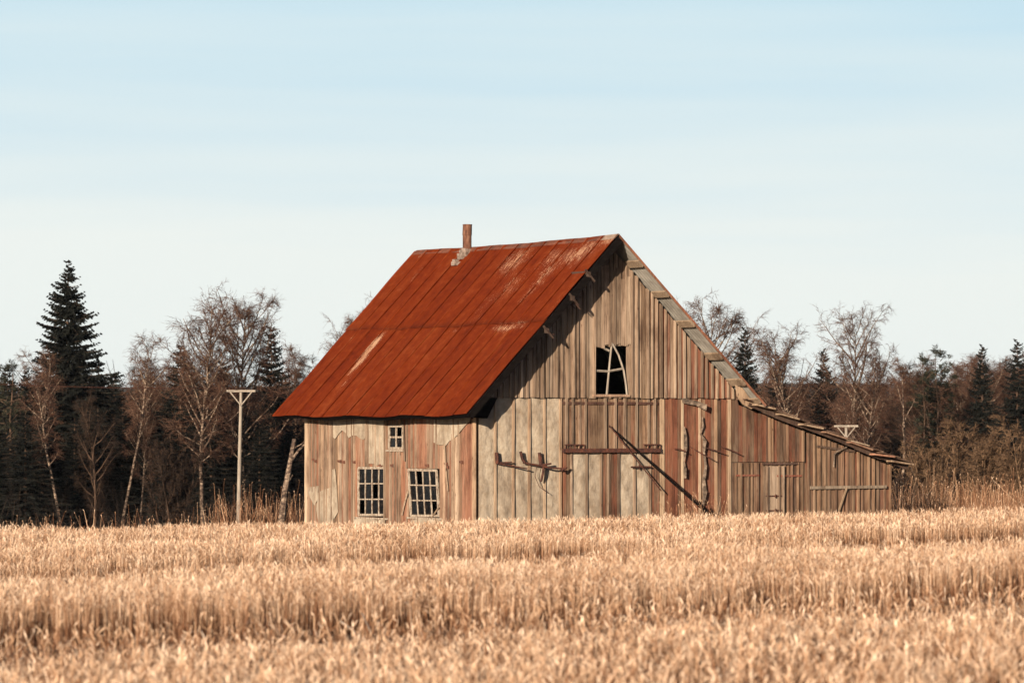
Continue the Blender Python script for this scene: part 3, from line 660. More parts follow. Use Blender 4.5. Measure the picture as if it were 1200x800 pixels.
# right slope: corrugated sheets whose grey underside shows, purlin ends below
LR = math.hypot(uM-uR, zR-zM); dR = Vector((uM-uR, 0, zM-zR)).normalized(); nR = Vector((-dR.z, 0, dR.x))
rp = lambda v, s, l: Vector((uR, v, zR))+dR*s+nR*l
vv, ff, uvs = [], [], []
na, nb = 5*8*2, 8
nvs = int((VB+OV)/.0375)
for i in range(nvs+1):
    v = -OV-.02+(VB+OV+.04)*i/nvs
    for j, s in enumerate(np.linspace(0, LR+.1, nb+1)):
        step = .014*((j) % 2)
        p_ = rp(v, s, .012*math.sin(v*2*math.pi/.15)+.0+step); vv.append((p_.x, p_.y, p_.z-BASE))
for i in range(nvs):
    for j in range(nb): a = i*(nb+1)+j; ff.append((a, a+1, a+nb+2, a+nb+1))
me = bpy.data.meshes.new('rear_roof'); me.from_pydata(vv, [], ff); me.materials.append(M['grey_metal']); me.update()
rr = bpy.data.objects.new('rear_roof', me); COL.objects.link(rr); rr.parent = barn; sm = rr.modifiers.new('thickness', 'SOLIDIFY'); sm.thickness = .01
rr['label'] = 'grey corrugated roof slope falling to the right'
# sheet seams on verge: lapping wooden pieces (purlin ends)
fr = [(748, 311), (779, 346), (808, 382), (840, 421), (866, 452), (888, 470)]
for i, (px, py) in enumerate(fr):
    u_, z_ = G(px, py, OV); s = (Vector((u_, 0, z_))-Vector((uR, 0, zR))).dot(dR)
    mb = WMB(); q = []
    wv = .09+U(0, .04)
    for l in (-.085, -.025):
        for v, ss_ in ((-OV-.05-U(0, .05), s-wv), (-OV-.05, s+wv), (.1, s+wv), (.1, s-wv)): q.append(rp(v, ss_+(.05 if l < -.1 else 0), l+(.05*(1 if ss_ < s else 0) if l < -.1 else 0)))
    mb.hexa(q, col=(.24, .18, .125), paint=.1); mb.build('purlin_end', M['wood'], rr)
mb = WMB()   # thin rusty top edge strip
mb.hexa([rp(-OV-.05, LR+.1, -.02), rp(-OV-.015, LR+.1, -.02), rp(-OV-.015, LR+.1, .045), rp(-OV-.05, LR+.1, .045), rp(-OV-.05, 0, -.02), rp(-OV-.015, 0, -.02), rp(-OV-.015, 0, .045), rp(-OV-.05, 0, .045)], col=(.22, .09, .05), paint=.3)
mb.build('verge_strip', M['wood_dark'], rr)
# wide pale board at the foot of the right slope
mb = WMB(); pts = [(862, 448), (868, 452), (878, 466), (884, 477), (880, 479), (871, 474), (864, 464)]
q = [G(x, y, .4) for x, y in pts]; a = [PG(u, z, .42) for u, z in q]; b = [PG(u, z, .36) for u, z in q]; n = len(q)
mb.add(a+b, [tuple(range(n))[::-1], tuple(range(n, 2*n))]+[(i, i+n, (i+1) % n+n, (i+1) % n) for i in range(n)], col=(.34, .24, .16)); mb.build('verge_end_board', M['wood'], rr)
# ridge cap
mb = WMB()
for k in range(16):
    v0 = -OV-.03+(VB+OV+.06)*k/16; v1 = -OV-.03+(VB+OV+.06)*(k+1)/16+.01; e_ = .004*(k % 2)
    for sgn in (-1, 1):
        q = []
        for v in (v0, v1):
            top_ = slope_pt(v, 0, 0); x, y, z = top_; z += .075+e_
            if sgn < 0: p2 = slope_pt(v, .16, .07+e_)
            else: p2 = Vector((x+.11, y, z-.14))
            q += [Vector((x, y, z)), p2, p2-Vector((0, 0, .012)), Vector((x, y, z-.012))]
        mb.hexa(q, col=(.30, .22, .17) if k == 0 else (.20, .065, .035), paint=.1 if k == 0 else .5)
mb.build('ridge_cap', M['wood_dark'], roof)
# broken purlin ends with splinters sticking out under the sunny verge
for px, py in ((691, 320), (672, 348), (642, 386)):
    u_, z_ = G(px, py, OV+.1); mb = WMB()
    mb.hexa([(u_-.08, -OV-.05, z_-.10), (u_+.07, -OV-.06, z_-.12), (u_+.07, .05, z_-.12), (u_-.08, .05, z_-.10), (u_-.08, -OV-.05, z_+.06), (u_+.07, -OV-.06, z_+.03), (u_+.07, .05, z_+.03), (u_-.08, .05, z_+.06)], col=(.05, .03, .022), paint=.2)
    mb.bar((u_-.12, -OV-.06, z_+.10), (u_+.22, -OV-.02, z_-.24), .05, .05, col=(.05, .028, .02))
    for k in range(5):
        a = (u_+U(0, .2), -OV+U(.1, .4), z_-U(0, .12)); mb.bar(a, (a[0]+U(.12, .32), a[1]-U(-.1, .05), a[2]-U(-.03, .28)), .022, .02, col=(.10, .05, .035))
    mb.build('purlin_end', M['wood_dark'], roof)
# lean-to roof of lapping boards
mb = WMB(); dl = Vector((uL-uS, 0, zL-zS)).normalized(); nl = Vector((-dl.z, 0, dl.x)); LL = (Vector((uL, 0, zL))-Vector((uS, 0, zS))).length
lp_ = lambda v, s, l: Vector((uS, v, zS))+dl*s+nl*l
nb = 11
for k in range(nb):
    s0 = -.25+(LL+.25)*k/nb; s1 = -.25+(LL+.25)*(k+1)/nb+.10
    if k == nb-1: s1 = LL
    for j in range(3):
        v0 = -.5+(VB+.4)*j/3-(U(0, .16) if j == 0 else 0); v1 = -.5+(VB+.4)*(j+1)/3-.01
        l0 = .0; l1 = .035
        mb.hexa([lp_(v0-U(0, .05) if j == 0 else v0, s0, l0-.03), lp_(v0, s1, l0+.03), lp_(v1, s1, l0+.03), lp_(v1, s0, l0-.03), lp_(v0, s0, l1-.03), lp_(v0, s1, l1+.03), lp_(v1, s1, l1+.03), lp_(v1, s0, l1-.03)], col=random.choice([(.12, .075, .05), (.17, .11, .075), (.38, .29, .2)] if k in (2, 7) else [(.10, .06, .04), (.13, .08, .055)]), paint=.15)
lr = mb.build('lean_to_roof', M['wood'])
mb = WMB()
for k in range(12):
    s0 = LL*k/12; s1 = LL*(k+1)/12-.003; d = .13+U(0, .05)
    mb.hexa([lp_(-.46, s0, -.03-d), lp_(-.46, s1, -.03-d), lp_(-.42, s1, -.03-d), lp_(-.42, s0, -.03-d), lp_(-.46, s0, -.045), lp_(-.46, s1, -.045), lp_(-.42, s1, -.045), lp_(-.42, s0, -.045)], col=(.06, .035, .025))
mb.build('verge_board', M['wood_dark'], lr)
mb = WMB()
for x0, y0, x1, y1, c in ((884, 474, 906, 479, (.30, .22, .15)), (912, 485, 934, 491, (.30, .22, .15)), (938, 497, 962, 502, (.30, .22, .15)), (1022, 532, 1046, 535, (.33, .17, .11)), (1042, 540, 1068, 544, (.30, .22, .15)), (965, 506, 990, 514, (.2, .12, .08)), (995, 518, 1020, 527, (.2, .11, .07))):
    a = PG(*G(x0, y0, .6), .6); b = PG(*G(x1, y1, .6), .6); mb.bar(a, b, .30, .05, col=c)
mb.build('loose_roof_board', M['wood'], lr)

# chimney pipe with cracked mortar foot
mb = WMB(); v_, s_ = roof_vs(547, 296); base = slope_pt(v_, .18, 0); zt = hit(547.5, 263, base, (0, 1, 0)).z
mb.tube([(base.x, base.y, base.z-.2), (base.x, base.y, zt-.34), (base.x, base.y, zt-.33), (base.x+.01, base.y, zt-.03), (base.x+.01, base.y, zt)], [.14, .14, .15, .145, .155], 14); ch = mb.build('chimney', M['pipe'], roof)
mb = WMB(); mb.tube([(base.x, base.y, zt-.02), (base.x, base.y, zt+.004)], .12, 12); mb.build('flue', M['black_iron'], ch)
mb = WMB()
for k in range(9):
    an = k*.7; c = base+Vector((.14*math.cos(an), .14*math.sin(an), .05+U(-.05, .05))); s_ = U(.07, .12)
    mb.hexa([c+Vector((x*s_*U(.7, 1.1), y*s_*U(.7, 1.1), z*s_*U(.8, 1.4))) for z in (-1, 1) for x, y in ((-1, -1), (1, -1), (1, 1), (-1, 1))])
for k in range(4):
    c = slope_pt(v_+U(-.05, .25), .30+k*.13, .07); s_ = U(.06, .10); mb.hexa([c+Vector((x*s_, y*s_*1.4, z*s_*.6)) for z in (-1, 1) for x, y in ((-1, -1), (1, -1), (1, 1), (-1, 1))])
mb.build('mortar', M['flashing'], ch)

# ------------------------------------------------------------------ iron pole leaning across the door (its own thing)
def Bw(u, off, z): return Mw @ Vector((u, -off, z))
def world_mb(name, pts_r, mat_, parent, origin):
    mb = MB()
    for pts, r in pts_r: mb.tube([p-origin for p in pts], r, 7)
    return mb.build(name, mat_, parent)
foot = Vector(Bw(*(G(838, 613, 1.3)[0], 1.3, G(838, 613, 1.3)[1]))); gz = float(tz(foot.x, foot.y))
tp = Bw(G(714, 499, .14)[0], .14, G(714, 499, .14)[1]); md = Bw(G(832, 604, .7)[0], .7, G(832, 604, .7)[1])
dd = (md-tp).normalized(); ft = md+dd*((gz+.03-md.z)/dd.z)
pole = empty('iron_pole', (ft.x, ft.y, gz), label='long black iron pole leaning diagonally against the barn front across its door', cat='pole')
world_mb('shaft', [([tp, tp+(ft-tp)*.4, ft], [.024, .034, .038])], M['black_iron'], pole, Vector((ft.x, ft.y, gz)))
tk = Bw(G(775, 575, .35)[0], .35, G(775, 575, .35)[1])
world_mb('strut', [([tp+Vector((0, -.02, .02)), tk], .02)], M['iron'], pole, Vector((ft.x, ft.y, gz)))
world_mb('bracket', [([md-dd*.5+Vector((.02, 0, .1)), md-dd*.1+Vector((.05, 0, -.05)), md+dd*.25], [.04, .07, .05])], M['black_iron'], pole, Vector((ft.x, ft.y, gz)))

# ------------------------------------------------------------------ utility poles and wires
def at(px, py, Y):   # world point seen at a pixel at a given distance
    d = Matrix.Rotation(PITCH, 3, 'X') @ Vector(((px-600)/F, 1, (400-py)/F)); return Vector((0, 0, CAMZ))+d*(Y/d.y)
def upole(px, ytop, Y, wpx, label, lean=0):
    tpt = at(px, ytop, Y); w = wpx/F*Y/2; gx, gzz = tpt.x-lean, float(tz(tpt.x-lean, Y)); o = Vector((gx, Y, gzz)); tl = tpt-o
    e = empty('utility_pole', o, label=label, cat='utility pole', group='wooden utility poles')
    mb = MB(); mb.tube([(0, 0, -.2), (tl.x*.5, 0, tl.z*.5), (tl.x, 0, tl.z+.05)], [.10, .088, .07], 10); mb.build('post', M['pole_wood'], e)
    mb = MB(); mb.box(tl.x-w, tl.x+w, -.15, -.09, tl.z-.05, tl.z+.05); mb.box(tl.x-w, tl.x+w, .09, .15, tl.z-.05, tl.z+.05); mb.build('crossarm', M['pole_wood'], e)
    for s in (-1, 1):
        mb = MB(); mb.bar((tl.x+s*w*.74, -.12, tl.z-.05), (tl.x, -.12, tl.z-w*1.0), .05, .05); mb.build('brace', M['pole_wood'], e)
        for k in (.92,):
            mb = MB(); mb.tube([(tl.x+s*w*k, 0, tl.z+.05), (tl.x+s*w*k, 0, tl.z+.10), (tl.x+s*w*k, 0, tl.z+.16)], [.02, .045, .02], 6); mb.build('insulator', M['black_iron'], e)
    return tpt, w
t1, w_1 = upole(282.5, 458, 190, 34, 'pale wooden utility pole with braced crossarm left of the barn', lean=.15)
t2, w_2 = upole(991.5, 499, 204, 28, 'pale braced utility pole top showing just above the lean-to roof')
def wire(a, b, sag, label, side):
    mb = MB(); pts = [a+(b-a)*(i/24)+Vector((0, 0, -sag*4*(i/24)*(1-i/24))) for i in range(25)]
    mb.tube([p-a for p in pts], .008, 4); o = mb.build('power_line', M['iron']); o.location = a
    tag(o, label, 'wire', 'overhead wires')
prev = t1-(t2-t1)*1.0; nxt = t2+(t2-t1)
for s, nm in ((-1, 'left'), (1, 'right')):
    d1 = Vector((s*w_1*.92, 0, .12)); d2 = Vector((s*w_2*.92, 0, .12))
    wire(t1+d1, prev+d1, .5, 'overhead wire going left from the %s crossarm end of the left pole' % nm, s)
    wire(t1+d1, t2+d2, .9, 'overhead wire behind the barn joining the %s crossarm ends of both poles' % nm, s)
    wire(t2+d2, nxt+d2, .9, 'overhead wire going right from the %s crossarm end of the right pole' % nm, s)

# ------------------------------------------------------------------ trees
def nrm(v): return v/(np.linalg.norm(v)+1e-9)
def rvec(r): v = r.normal(size=3); return nrm(v)
def bare_tree(seed, H=12., crown=.35, spread=.32, nb=26, sub=8, twg=7, r0=.14, droop=.25, asc=.9, fork=0, stems=1, wob=.05, fine=3):
    r = np.random.default_rng(seed); big, small = [], []
    def path(p, d, L, n, ra, rb, up, jit, out):
        pts = [p]; 
        for i in range(n):
            d = nrm(d+rvec(r)*jit+np.array([0, 0, up])); q = p+d*L/n
            f0, f1 = i/n, (i+1)/n; out.append((*p, *q, ra+(rb-ra)*f0, ra+(rb-ra)*f1)); p = q; pts.append(p)
        return pts, d
    def branch(p, d, L, ra):
        pts, _ = path(p, d, L, 6, ra, .012, .10, .17, big if ra > .022 else small)
        for k in range(sub):
            t = r.uniform(.2, 1); i = min(5, int(t*6)); q = pts[i]+(pts[i+1]-pts[i])*(t*6-i)
            dd = nrm(nrm(pts[i+1]-pts[i])+rvec(r)*.75); l2 = L*r.uniform(.18, .42)*(1.15-t*.5)
            p2, _ = path(q, dd, l2, 4, .013, .008, .02, .22, small)
            for m_ in range(twg):
                t2 = r.uniform(.15, 1); i2 = min(3, int(t2*4)); q2 = p2[i2]+(p2[i2+1]-p2[i2])*(t2*4-i2)
                d2 = nrm(nrm(p2[i2+1]-p2[i2])+rvec(r)*.8+np.array([0, 0, -droop])); l3 = r.uniform(.25, .6)*H/14
                p3, _ = path(q2, d2, l3, 2,   .009, .006, -droop*.6, .2, small)
                for f_ in range(fine):
                    q3 = p3[r.integers(0, 3)]; d3 = nrm(d2+rvec(r)*.8+np.array([0, 0, -droop*1.5])); path(q3, d3, l3*.6, 1, .007, .004, 0, 0, small)
    for s_ in range(stems):
        d = nrm(np.array([r.normal()*.05, r.normal()*.05, 1])+(rvec(r)*np.array([.30, .30, 0]) if stems > 1 else 0))
        hh = H*(1 if s_ == 0 else r.uniform(.7, .98)); n = 14; p = np.array([r.normal()*.2*(stems > 1), r.normal()*.2*(stems > 1), -.2]); pts = [p]; rr_ = r0*(hh/H)
        for i in range(n):
            d = nrm(d+rvec(r)*wob+np.array([0, 0, .05])); q = p+d*hh/n*1.03; f0, f1 = i/n, (i+1)/n
            big.append((*p, *q, rr_*(1-f0)**.85+.012, rr_*(1-f1)**.85+.012)); p = q; pts.append(p)
        tips = []
        for k in range(nb):
            t = crown+(1-crown)*((k+.5)/nb)**.9; i = min(n-1, int(t*n)); q = pts[i]+(pts[i+1]-pts[i])*(t*n-i)
            az = k*2.4+r.uniform(-.4, .4); L_ = hh*spread*(math.sin(math.pi*min(1, (1-t)/(1-crown)*.72+.14))**.7)*r.uniform(.6, 1.15)
            if L_ < .3: L_ = .4
            dd = nrm(np.array([math.cos(az), math.sin(az), asc*r.uniform(.6, 1.4)])); branch(q, dd, L_, min(rr_*.45, .012+L_*.013))
        for k in range(fork):
            t = r.uniform(.3, .5); i = int(t*n); dd = nrm(np.array([r.normal()*.4, r.normal()*.3, 1])); branch(pts[i], dd, hh*.45, rr_*.6)
    return np.array(big), np.array(small)
def tree_mesh(name, segs, n, mat_, r):
    V, Fc = segs_mesh(segs, n); tn = np.repeat(np.clip(r.normal(.5, .25, len(segs)), 0, 1), n)
    return np_mesh(name, V, Fc, mat_, attrs={'tone': ('FACE', tn)})
def proto_bare(name, seed, bark='bark', twig='twig', **k):
    r = np.random.default_rng(seed+100); big, small = bare_tree(seed, **k); H = max(big[:, 5].max(), small[:, 5].max())
    root = empty(name, (0, 0, 0)); a = tree_mesh('trunk', big, 6, M[bark], r); b = tree_mesh('crown', small, 3, M[twig], r); a.parent = root; b.parent = root
    return root, H
def proto_spruce(name, seed, H=14., R=2.6, nw=34, dens=1., needle='needles', droop=.5, base=.04, jz=.15):
    r = np.random.default_rng(seed); Q, tn = [], []; seg = [(0, 0, -.2, 0, 0, H*.5, .17, .10), (0, 0, H*.5, 0, 0, H, .10, .01)]
    for w in range(nw):
        t = base+(1-base)*(w/nw)**.95; z = H*t; rad = R*((1-t)**.82)*r.uniform(.80, 1.12)+.08; nbz = int(9+3*(1-t))
        for b in range(nbz):
            az = b*2*math.pi/nbz+r.uniform(-.3, .3)+w; L_ = rad*r.uniform(.62, 1.13); dh = np.array([math.cos(az), math.sin(az), 0]); sd_ = np.array([-math.sin(az), math.cos(az), 0])
            z0 = z+r.uniform(-jz, jz); n = max(4, int(L_*9*dens))
            curve = lambda f: np.array([0, 0, z0])+dh*L_*f+np.array([0, 0, 1])*L_*((.28*t+.02)*f-droop*f*f*(1-t*.8)+.20*f**4)
            p_prev = curve(0); 
            for k in range(n):
                f = (k+1)/n; p = curve(f); c0 = (1-f)
                for s_ in (-1, 1, 0, -1, 1):
                    ln = (.10+.10*(1-t)+.38*c0*min(1, L_))*min(1, .35+L_)*r.uniform(.6, 1.2); wd = r.uniform(.06, .13)
                    d = nrm(sd_*s_*r.uniform(.6, 1)+dh*r.uniform(.3, .9)+np.array([0, 0, r.uniform(-.8, .05)])); up = nrm(np.cross(d, rvec(r)))
                    a = p-up*wd*.5; b_ = p+up*wd*.5; c = p+d*ln+up*wd*.22; e_ = p+d*ln-up*wd*.22
                    Q.append((a, b_, c, e_)); tn.append(np.clip(r.normal(.42, .2), 0, 1))
            seg.append((*curve(0), *curve(.85), .02, .006))
    # leader tip
    Q = np.array(Q); m_ = len(Q); root = empty(name, (0, 0, 0))
    o = np_mesh('crown', Q.reshape(-1, 3), np.arange(m_*4).reshape(-1, 4), M[needle], attrs={'tone': ('FACE', tn)}); o.parent = root
    tr = tree_mesh('trunk', np.array(seg), 5, M['bark_dark'], r); tr.parent = root
    return root, H
def proto_pine(name, seed, H=12.):
    r = np.random.default_rng(seed); Q, tn = [], []; seg = []; p = np.array([0, 0, -.2])
    for i in range(10): q = p+np.array([r.normal()*.08, r.normal()*.08, H/10]); seg.append((*p, *q, .16*(1-i/10.5)+.01, .16*(1-(i+1)/10.5)+.01)); p = q
    for b in range(40):
        t = r.uniform(.38, 1); z = H*t; az = r.uniform(0, 6.28); L_ = (1-abs(t-.65)*1.7)*1.35*r.uniform(.5, 1.1)+.2; d = nrm(np.array([math.cos(az), math.sin(az), r.uniform(.1, .8)])); p0 = np.array([0, 0, z]); p1 = p0+d*L_
        seg.append((*p0, *p1, .035, .012))
        for c in range(4):
            cc = p0+d*L_*r.uniform(.55, 1.05)+rvec(r)*.34
            for k in range(34):
                dd = rvec(r); dd[2] = abs(dd[2])*.8-.1; a = cc+rvec(r)*.12; up = nrm(np.cross(dd, rvec(r)))*.022; e_ = a+dd*r.uniform(.12, .3)
                Q.append((a-up, a+up, e_+up*.3, e_-up*.3)); tn.append(np.clip(r.normal(.5, .22), 0, 1))
    Q = np.array(Q); root = empty(name, (0, 0, 0)); o = np_mesh('crown', Q.reshape(-1, 3), np.arange(len(Q)*4).reshape(-1, 4), M['pine'], attrs={'tone': ('FACE', tn)}); o.parent = root
    tr = tree_mesh('trunk', np.array(seg), 6, M['bark_dark'], r); tr.parent = root
    return root, H

USED = set()
def place(proto, px, ytop, Y, label=None, cat='tree', group=None, rz=None, wx=1., lean=0.):
    """stand a tree so that its top reaches a photo row at a distance"""
    root, H = proto; t_ = at(px, ytop, Y); gz_ = float(tz(t_.x, Y)); sc = (t_.z-gz_)/H
    if root.name in USED:
        c = root.copy(); COL.objects.link(c)
        for k in ('label', 'category', 'group'):
            if k in c.keys(): del c[k]
        for chd in [x for x in root.children]: d = chd.copy(); COL.objects.link(d); d.parent = c
    else: c = root; USED.add(root.name)
    c.location = (t_.x, Y, gz_-.05); c.rotation_euler = (0, lean, U(0, 6.28) if rz is None else rz); c.scale = (sc*wx, sc*wx, sc)
    tag(c, label, cat, group); return c

B1 = proto_bare('birch_tree', 1, H=13, nb=40, crown=.36, spread=.36, asc=.9, fork=3, r0=.11, sub=9, twg=8)
B2 = proto_bare('birch_tree', 2, H=13, nb=36, crown=.36, spread=.30, asc=1.1, wob=.06, r0=.105, sub=9, twg=7)
B3 = proto_bare('birch_tree', 3, H=13, nb=18, crown=.45, spread=.16, r0=.11, asc=1.3, sub=7, twg=6)
B4 = proto_bare('birch_tree', 4, H=13, nb=30, crown=.34, spread=.31, asc=1.0, sub=9, stems=2, wob=.08, r0=.17)
B5 = proto_bare('bare_tree', 5, bark='bark_dark', twig='twig_dark', H=11, nb=32, crown=.10, spread=.30, asc=1.0, wob=.08, sub=10, twg=8)
B6 = proto_bare('bare_tree', 6, bark='bark_dark', twig='twig', H=11, nb=30, crown=.15, spread=.28, asc=1.2, wob=.06, r0=.10, sub=10, twg=9)
SH1 = proto_bare('willow_shrub', 8, bark='shrub', twig='shrub', H=4.5, nb=12, crown=.12, spread=.30, stems=8, r0=.04, sub=7, twg=6, asc=1.6, droop=.0)
SH2 = proto_bare('alder_shrub', 9, bark='twig_dark', twig='twig_dark', H=4., nb=10, crown=.12, spread=.34, stems=8, r0=.035, sub=7, twg=6, asc=1.5, droop=.05)
SN = proto_bare('birch_tree', 12, H=7, nb=4, crown=.6, spread=.22, sub=3, twg=3, fine=1, r0=.10, asc=1.6)
P1 = proto_spruce('spruce_tree', 21, R=3.9, nw=56, jz=.45)
P2 = proto_spruce('spruce_tree', 22, R=3.3, nw=34, dens=.8, jz=.35)
P3 = proto_spruce('spruce_tree', 23, R=4.2, nw=28, dens=.8, base=.01)
PN = proto_pine('pine_tree', 31)

# landmark trees
place(P1, 80, 309, 218, 'tall dark pointed spruce, the highest tree on the far left', 'spruce', wx=1.12)
place(PN, 8, 425, 215, 'dark pine at the very left edge of the wood', 'pine')
place(B3, 37, 402, 210, 'slim birch in front of the left edge wood, left of the tall spruce', 'birch', wx=.9)
place(B3, 76, 432, 203, 'white stemmed young birch standing right in front of the tall spruce', 'birch', wx=1.3)
place(B3, 140, 384, 206, 'thin straight white birch just right of the tall spruce', 'birch', rz=1.)
place(B2, 163, 408, 208, 'short reddish birch right of the thin straight birch', 'birch', wx=.8)
place(B2, 238, 345, 206, 'wide bare birch with forked pale trunk left of the utility pole', 'birch', wx=1.35)
place(B1, 290, 324, 210, 'tallest bare birch, its crown spreading above the utility pole', 'birch', wx=1.05)
place(P3, 212, 398, 216, 'dark bushy spruce behind the forked birch', 'spruce', wx=1.1)
place(P3, 318, 376, 218, 'dark spruce between the tallest birch and the barn roof', 'spruce', wx=.9)
place(B6, 350, 395, 225, 'thin bare tree close to the left slope of the barn roof', 'tree')
place(B1, 420, 340, 245, 'bare birch crown peeping over the rust red roof edge', 'birch', wx=.9)
place(B1, 852, 334, 232, 'bare birch spreading over the right roof slope of the barn', 'birch', rz=2., wx=1.1)
place(P2, 873, 383, 225, 'brownish pointed spruce touching the barn\'s right roof slope', 'spruce')
place(P2, 912, 412, 235, 'dark spruce between two bare birches right of the barn roof', 'spruce')
place(B2, 938, 372, 224, 'slender bare birch with leaning pale stem above the lean-to', 'birch', rz=2.5, wx=1.2)
place(B4, 990, 349, 216, 'large bare birch with thick twin pale trunks above the lean-to roof', 'birch', rz=.4, wx=.95)
place(P2, 965, 408, 245, 'dark spruce behind the twin trunked birch', 'spruce')
place(SN, 1056, 436, 205, 'bare forked birch stem standing right of the lean-to', 'birch', wx=1.)
place(PN, 1085, 417, 231, 'left one of the two thin crowned pines right of the distant hill', 'pine', wx=.8)
place(PN, 1102, 408, 230, 'right and higher one of the two thin crowned pines right of the distant hill', 'pine', wx=.9)
place(P2, 1151, 403, 229, 'pointed spruce second from the right edge of the wood', 'spruce', wx=.95)
place(P2, 1192, 397, 227, 'pointed spruce at the right edge of the wood', 'spruce', wx=1.05)
place(SH1, 1088, 505, 190, 'pale bare willow bush right behind the lean-to corner', 'bush', wx=1.1)
place(SH1, 1148, 482, 186, 'large rounded grey green willow bush in front of the right hand wood', 'bush', wx=1.5)
place(SH1, 1195, 500, 184, 'pale willow bush at the right picture edge', 'bush', wx=1.2)
place(B5, 112, 450, 204, 'bare many stemmed shrub between the front birch and the thin straight birch', 'bush', wx=.8)
place(SH2, 205, 500, 198, 'dark many stemmed shrub beneath the forked birch', 'bush', wx=1.2)

# fillers of the wood: every one a tree of its own
ORD = 'first second third fourth fifth sixth seventh eighth ninth tenth eleventh twelfth thirteenth fourteenth fifteenth sixteenth seventeenth eighteenth nineteenth twentieth'.split()
def filler(protos, xr, yr, Yr, n, text, cat, group, wxr=(.9, 1.3), share=False):
    for i in range(n):
        px = xr[0]+(xr[1]-xr[0])*(i+U(.2, .8))/n
        lab = text if share else '%s, %s from the left' % (text, ORD[i])
        place(protos[i % len(protos)], px, U(*yr), U(*Yr), lab, cat, group, wx=U(*wxr))
filler([P3, P2], (-40, 360), (412, 458), (224, 240), 19, 'dark spruce rising in the wood left of the barn', 'spruce', 'spruces packed in the left wood', (1.0, 1.35))
filler([P3], (-40, 350), (470, 515), (206, 216), 14, 'low dark spruce at the foot of the left wood', 'spruce', 'low spruces at the foot of the left wood', (1.4, 1.9))
filler([P3], (-15, 62), (478, 495), (203, 208), 3, 'black low spruce at the left picture edge', 'spruce', 'black spruces at the left edge', (1.5, 1.7))
filler([B6, B2, B5], (5, 400), (398, 436), (232, 256), 9, 'bare reddish tree among the spruces of the left wood', 'tree', 'bare trees among the left spruces', (1.0, 1.5))
filler([P3, P2], (850, 1250), (455, 500), (262, 285), 14, 'dark spruce low in the wood right of the barn', 'spruce', 'spruces in the right wood', (1.1, 1.5))
filler([B6, B5, B6, B2], (860, 1030), (418, 460), (240, 290), 12, 'bare brown tree in the wood above the lean-to', 'tree', 'bare trees above the lean-to', (1.1, 1.6))
filler([B6, B5], (1012, 1092), (455, 468), (262, 320), 14, 'low bare brown tree below the distant hill', 'tree', 'bare trees below the distant hill', (1.6, 2.2))
filler([B6, B5, B6, B2], (1092, 1250), (404, 442), (234, 275), 20, 'bare reddish brown tree in the right hand wood', 'tree', 'bare trees of the right wood', (1.1, 1.6))
filler([SH2, SH2, SH1], (1040, 1250), (520, 556), (196, 215), 11, 'low bare bush along the foot of the right hand wood', 'bush', 'low bushes along the right wood', (1.2, 1.8))
filler([P3, B5, P2, B6], (380, 850), (470, 520), (250, 280), 14, 'tree of the wood standing straight behind the barn', 'tree', 'trees hidden behind the barn', share=True)

# far wood: one mass beyond counting
r = np.random.default_rng(77); segs = []
for i in range(4600):
    Yd = r.uniform(320, 900); x = r.uniform(-.24, .24)*Yd; z = float(tz(x, Yd)); h = CAMZ+(500-(453+26*r.random()**1.3))/F*Yd-z
    if r.random() < .3:
        segs.append((x, Yd, z, x+r.normal()*.3, Yd, z+h, .10, .02))
        for k in range(16): zz = z+h*r.uniform(.2, 1); L_ = h*.2; a = r.uniform(0, 6.28); segs.append((x, Yd, zz, x+math.cos(a)*L_, Yd+math.sin(a)*L_, zz+L_*r.uniform(.5, 1.3), .05, .02))
    else:
        for k in range(20): t = k/20; zz = z+h*(.05+.95*t); L_ = h*.2*(1-t)+.1; a = r.uniform(0, 6.28); segs.append((x, Yd, zz, x+math.cos(a)*L_, Yd+math.sin(a)*L_, zz-L_*.4, .40, .10)); segs.append((x, Yd, zz, x-math.cos(a)*L_, Yd-math.sin(a)*L_, zz-L_*.4, .40, .10))
fw = tree_mesh('far_wood', np.array(segs), 3, M['twig_dark'], r); tag(fw, kind='stuff', label='distant brown mass of trees beyond the near wood', cat='wood')
# undergrowth
segs = []
for i in range(6000):
    px = r.uniform(-60, 1260); Yd = r.uniform(196, 262); x = (px-600)/F*Yd; z = float(tz(x, Yd)); h = r.uniform(.8, 3.0); a = r.uniform(0, 6.28)
    p = np.array([x, Yd, z]); d = nrm(np.array([math.cos(a)*.35, math.sin(a)*.35, 1])); rr0 = .016
    for k in range(4):
        q_ = p+d*h/4; segs.append((*p, *q_, rr0, rr0*.7)); rr0 *= .7
        for m_ in range(3): dd = nrm(d+rvec(r)*.9); segs.append((*q_, *(q_+dd*h*.22), rr0*.6, .003))
        p = q_; d = nrm(d+rvec(r)*.25)
ug = tree_mesh('undergrowth', np.array(segs), 3, M['under'], r); tag(ug, kind='stuff', label='dark tangle of bare undergrowth along the foot of the wood', cat='undergrowth')

# broken birch snag beside the barn
sp = at(331, 608, 150); gz_ = float(tz(sp.x, 150)); org = Vector((sp.x, 150, gz_)); snag = empty('broken_birch', org, label='broken pale birch snag leaning beside the left corner of the barn', cat='tree')
A = lambda x, y: at(x, y, 150)-org
mb = MB(); mb.tube([Vector((-.1, 0, -.1)), A(331, 602), A(334, 575), A(339, 548), A(345, 514)], [.15, .13, .12, .10, .075], 8); mb.build('trunk', M['bark'], snag)
for pts, rr_ in (([(341, 540), (350, 527), (360, 518)], [.06, .045, .03]), ([(344, 525), (352, 521), (362, 512)], [.03, .02, .012]), ([(335, 570), (343, 556)], [.03, .01])):
    mb = MB(); mb.tube([A(*p) for p in pts], rr_, 6); mb.build('limb', M['bark'], snag)

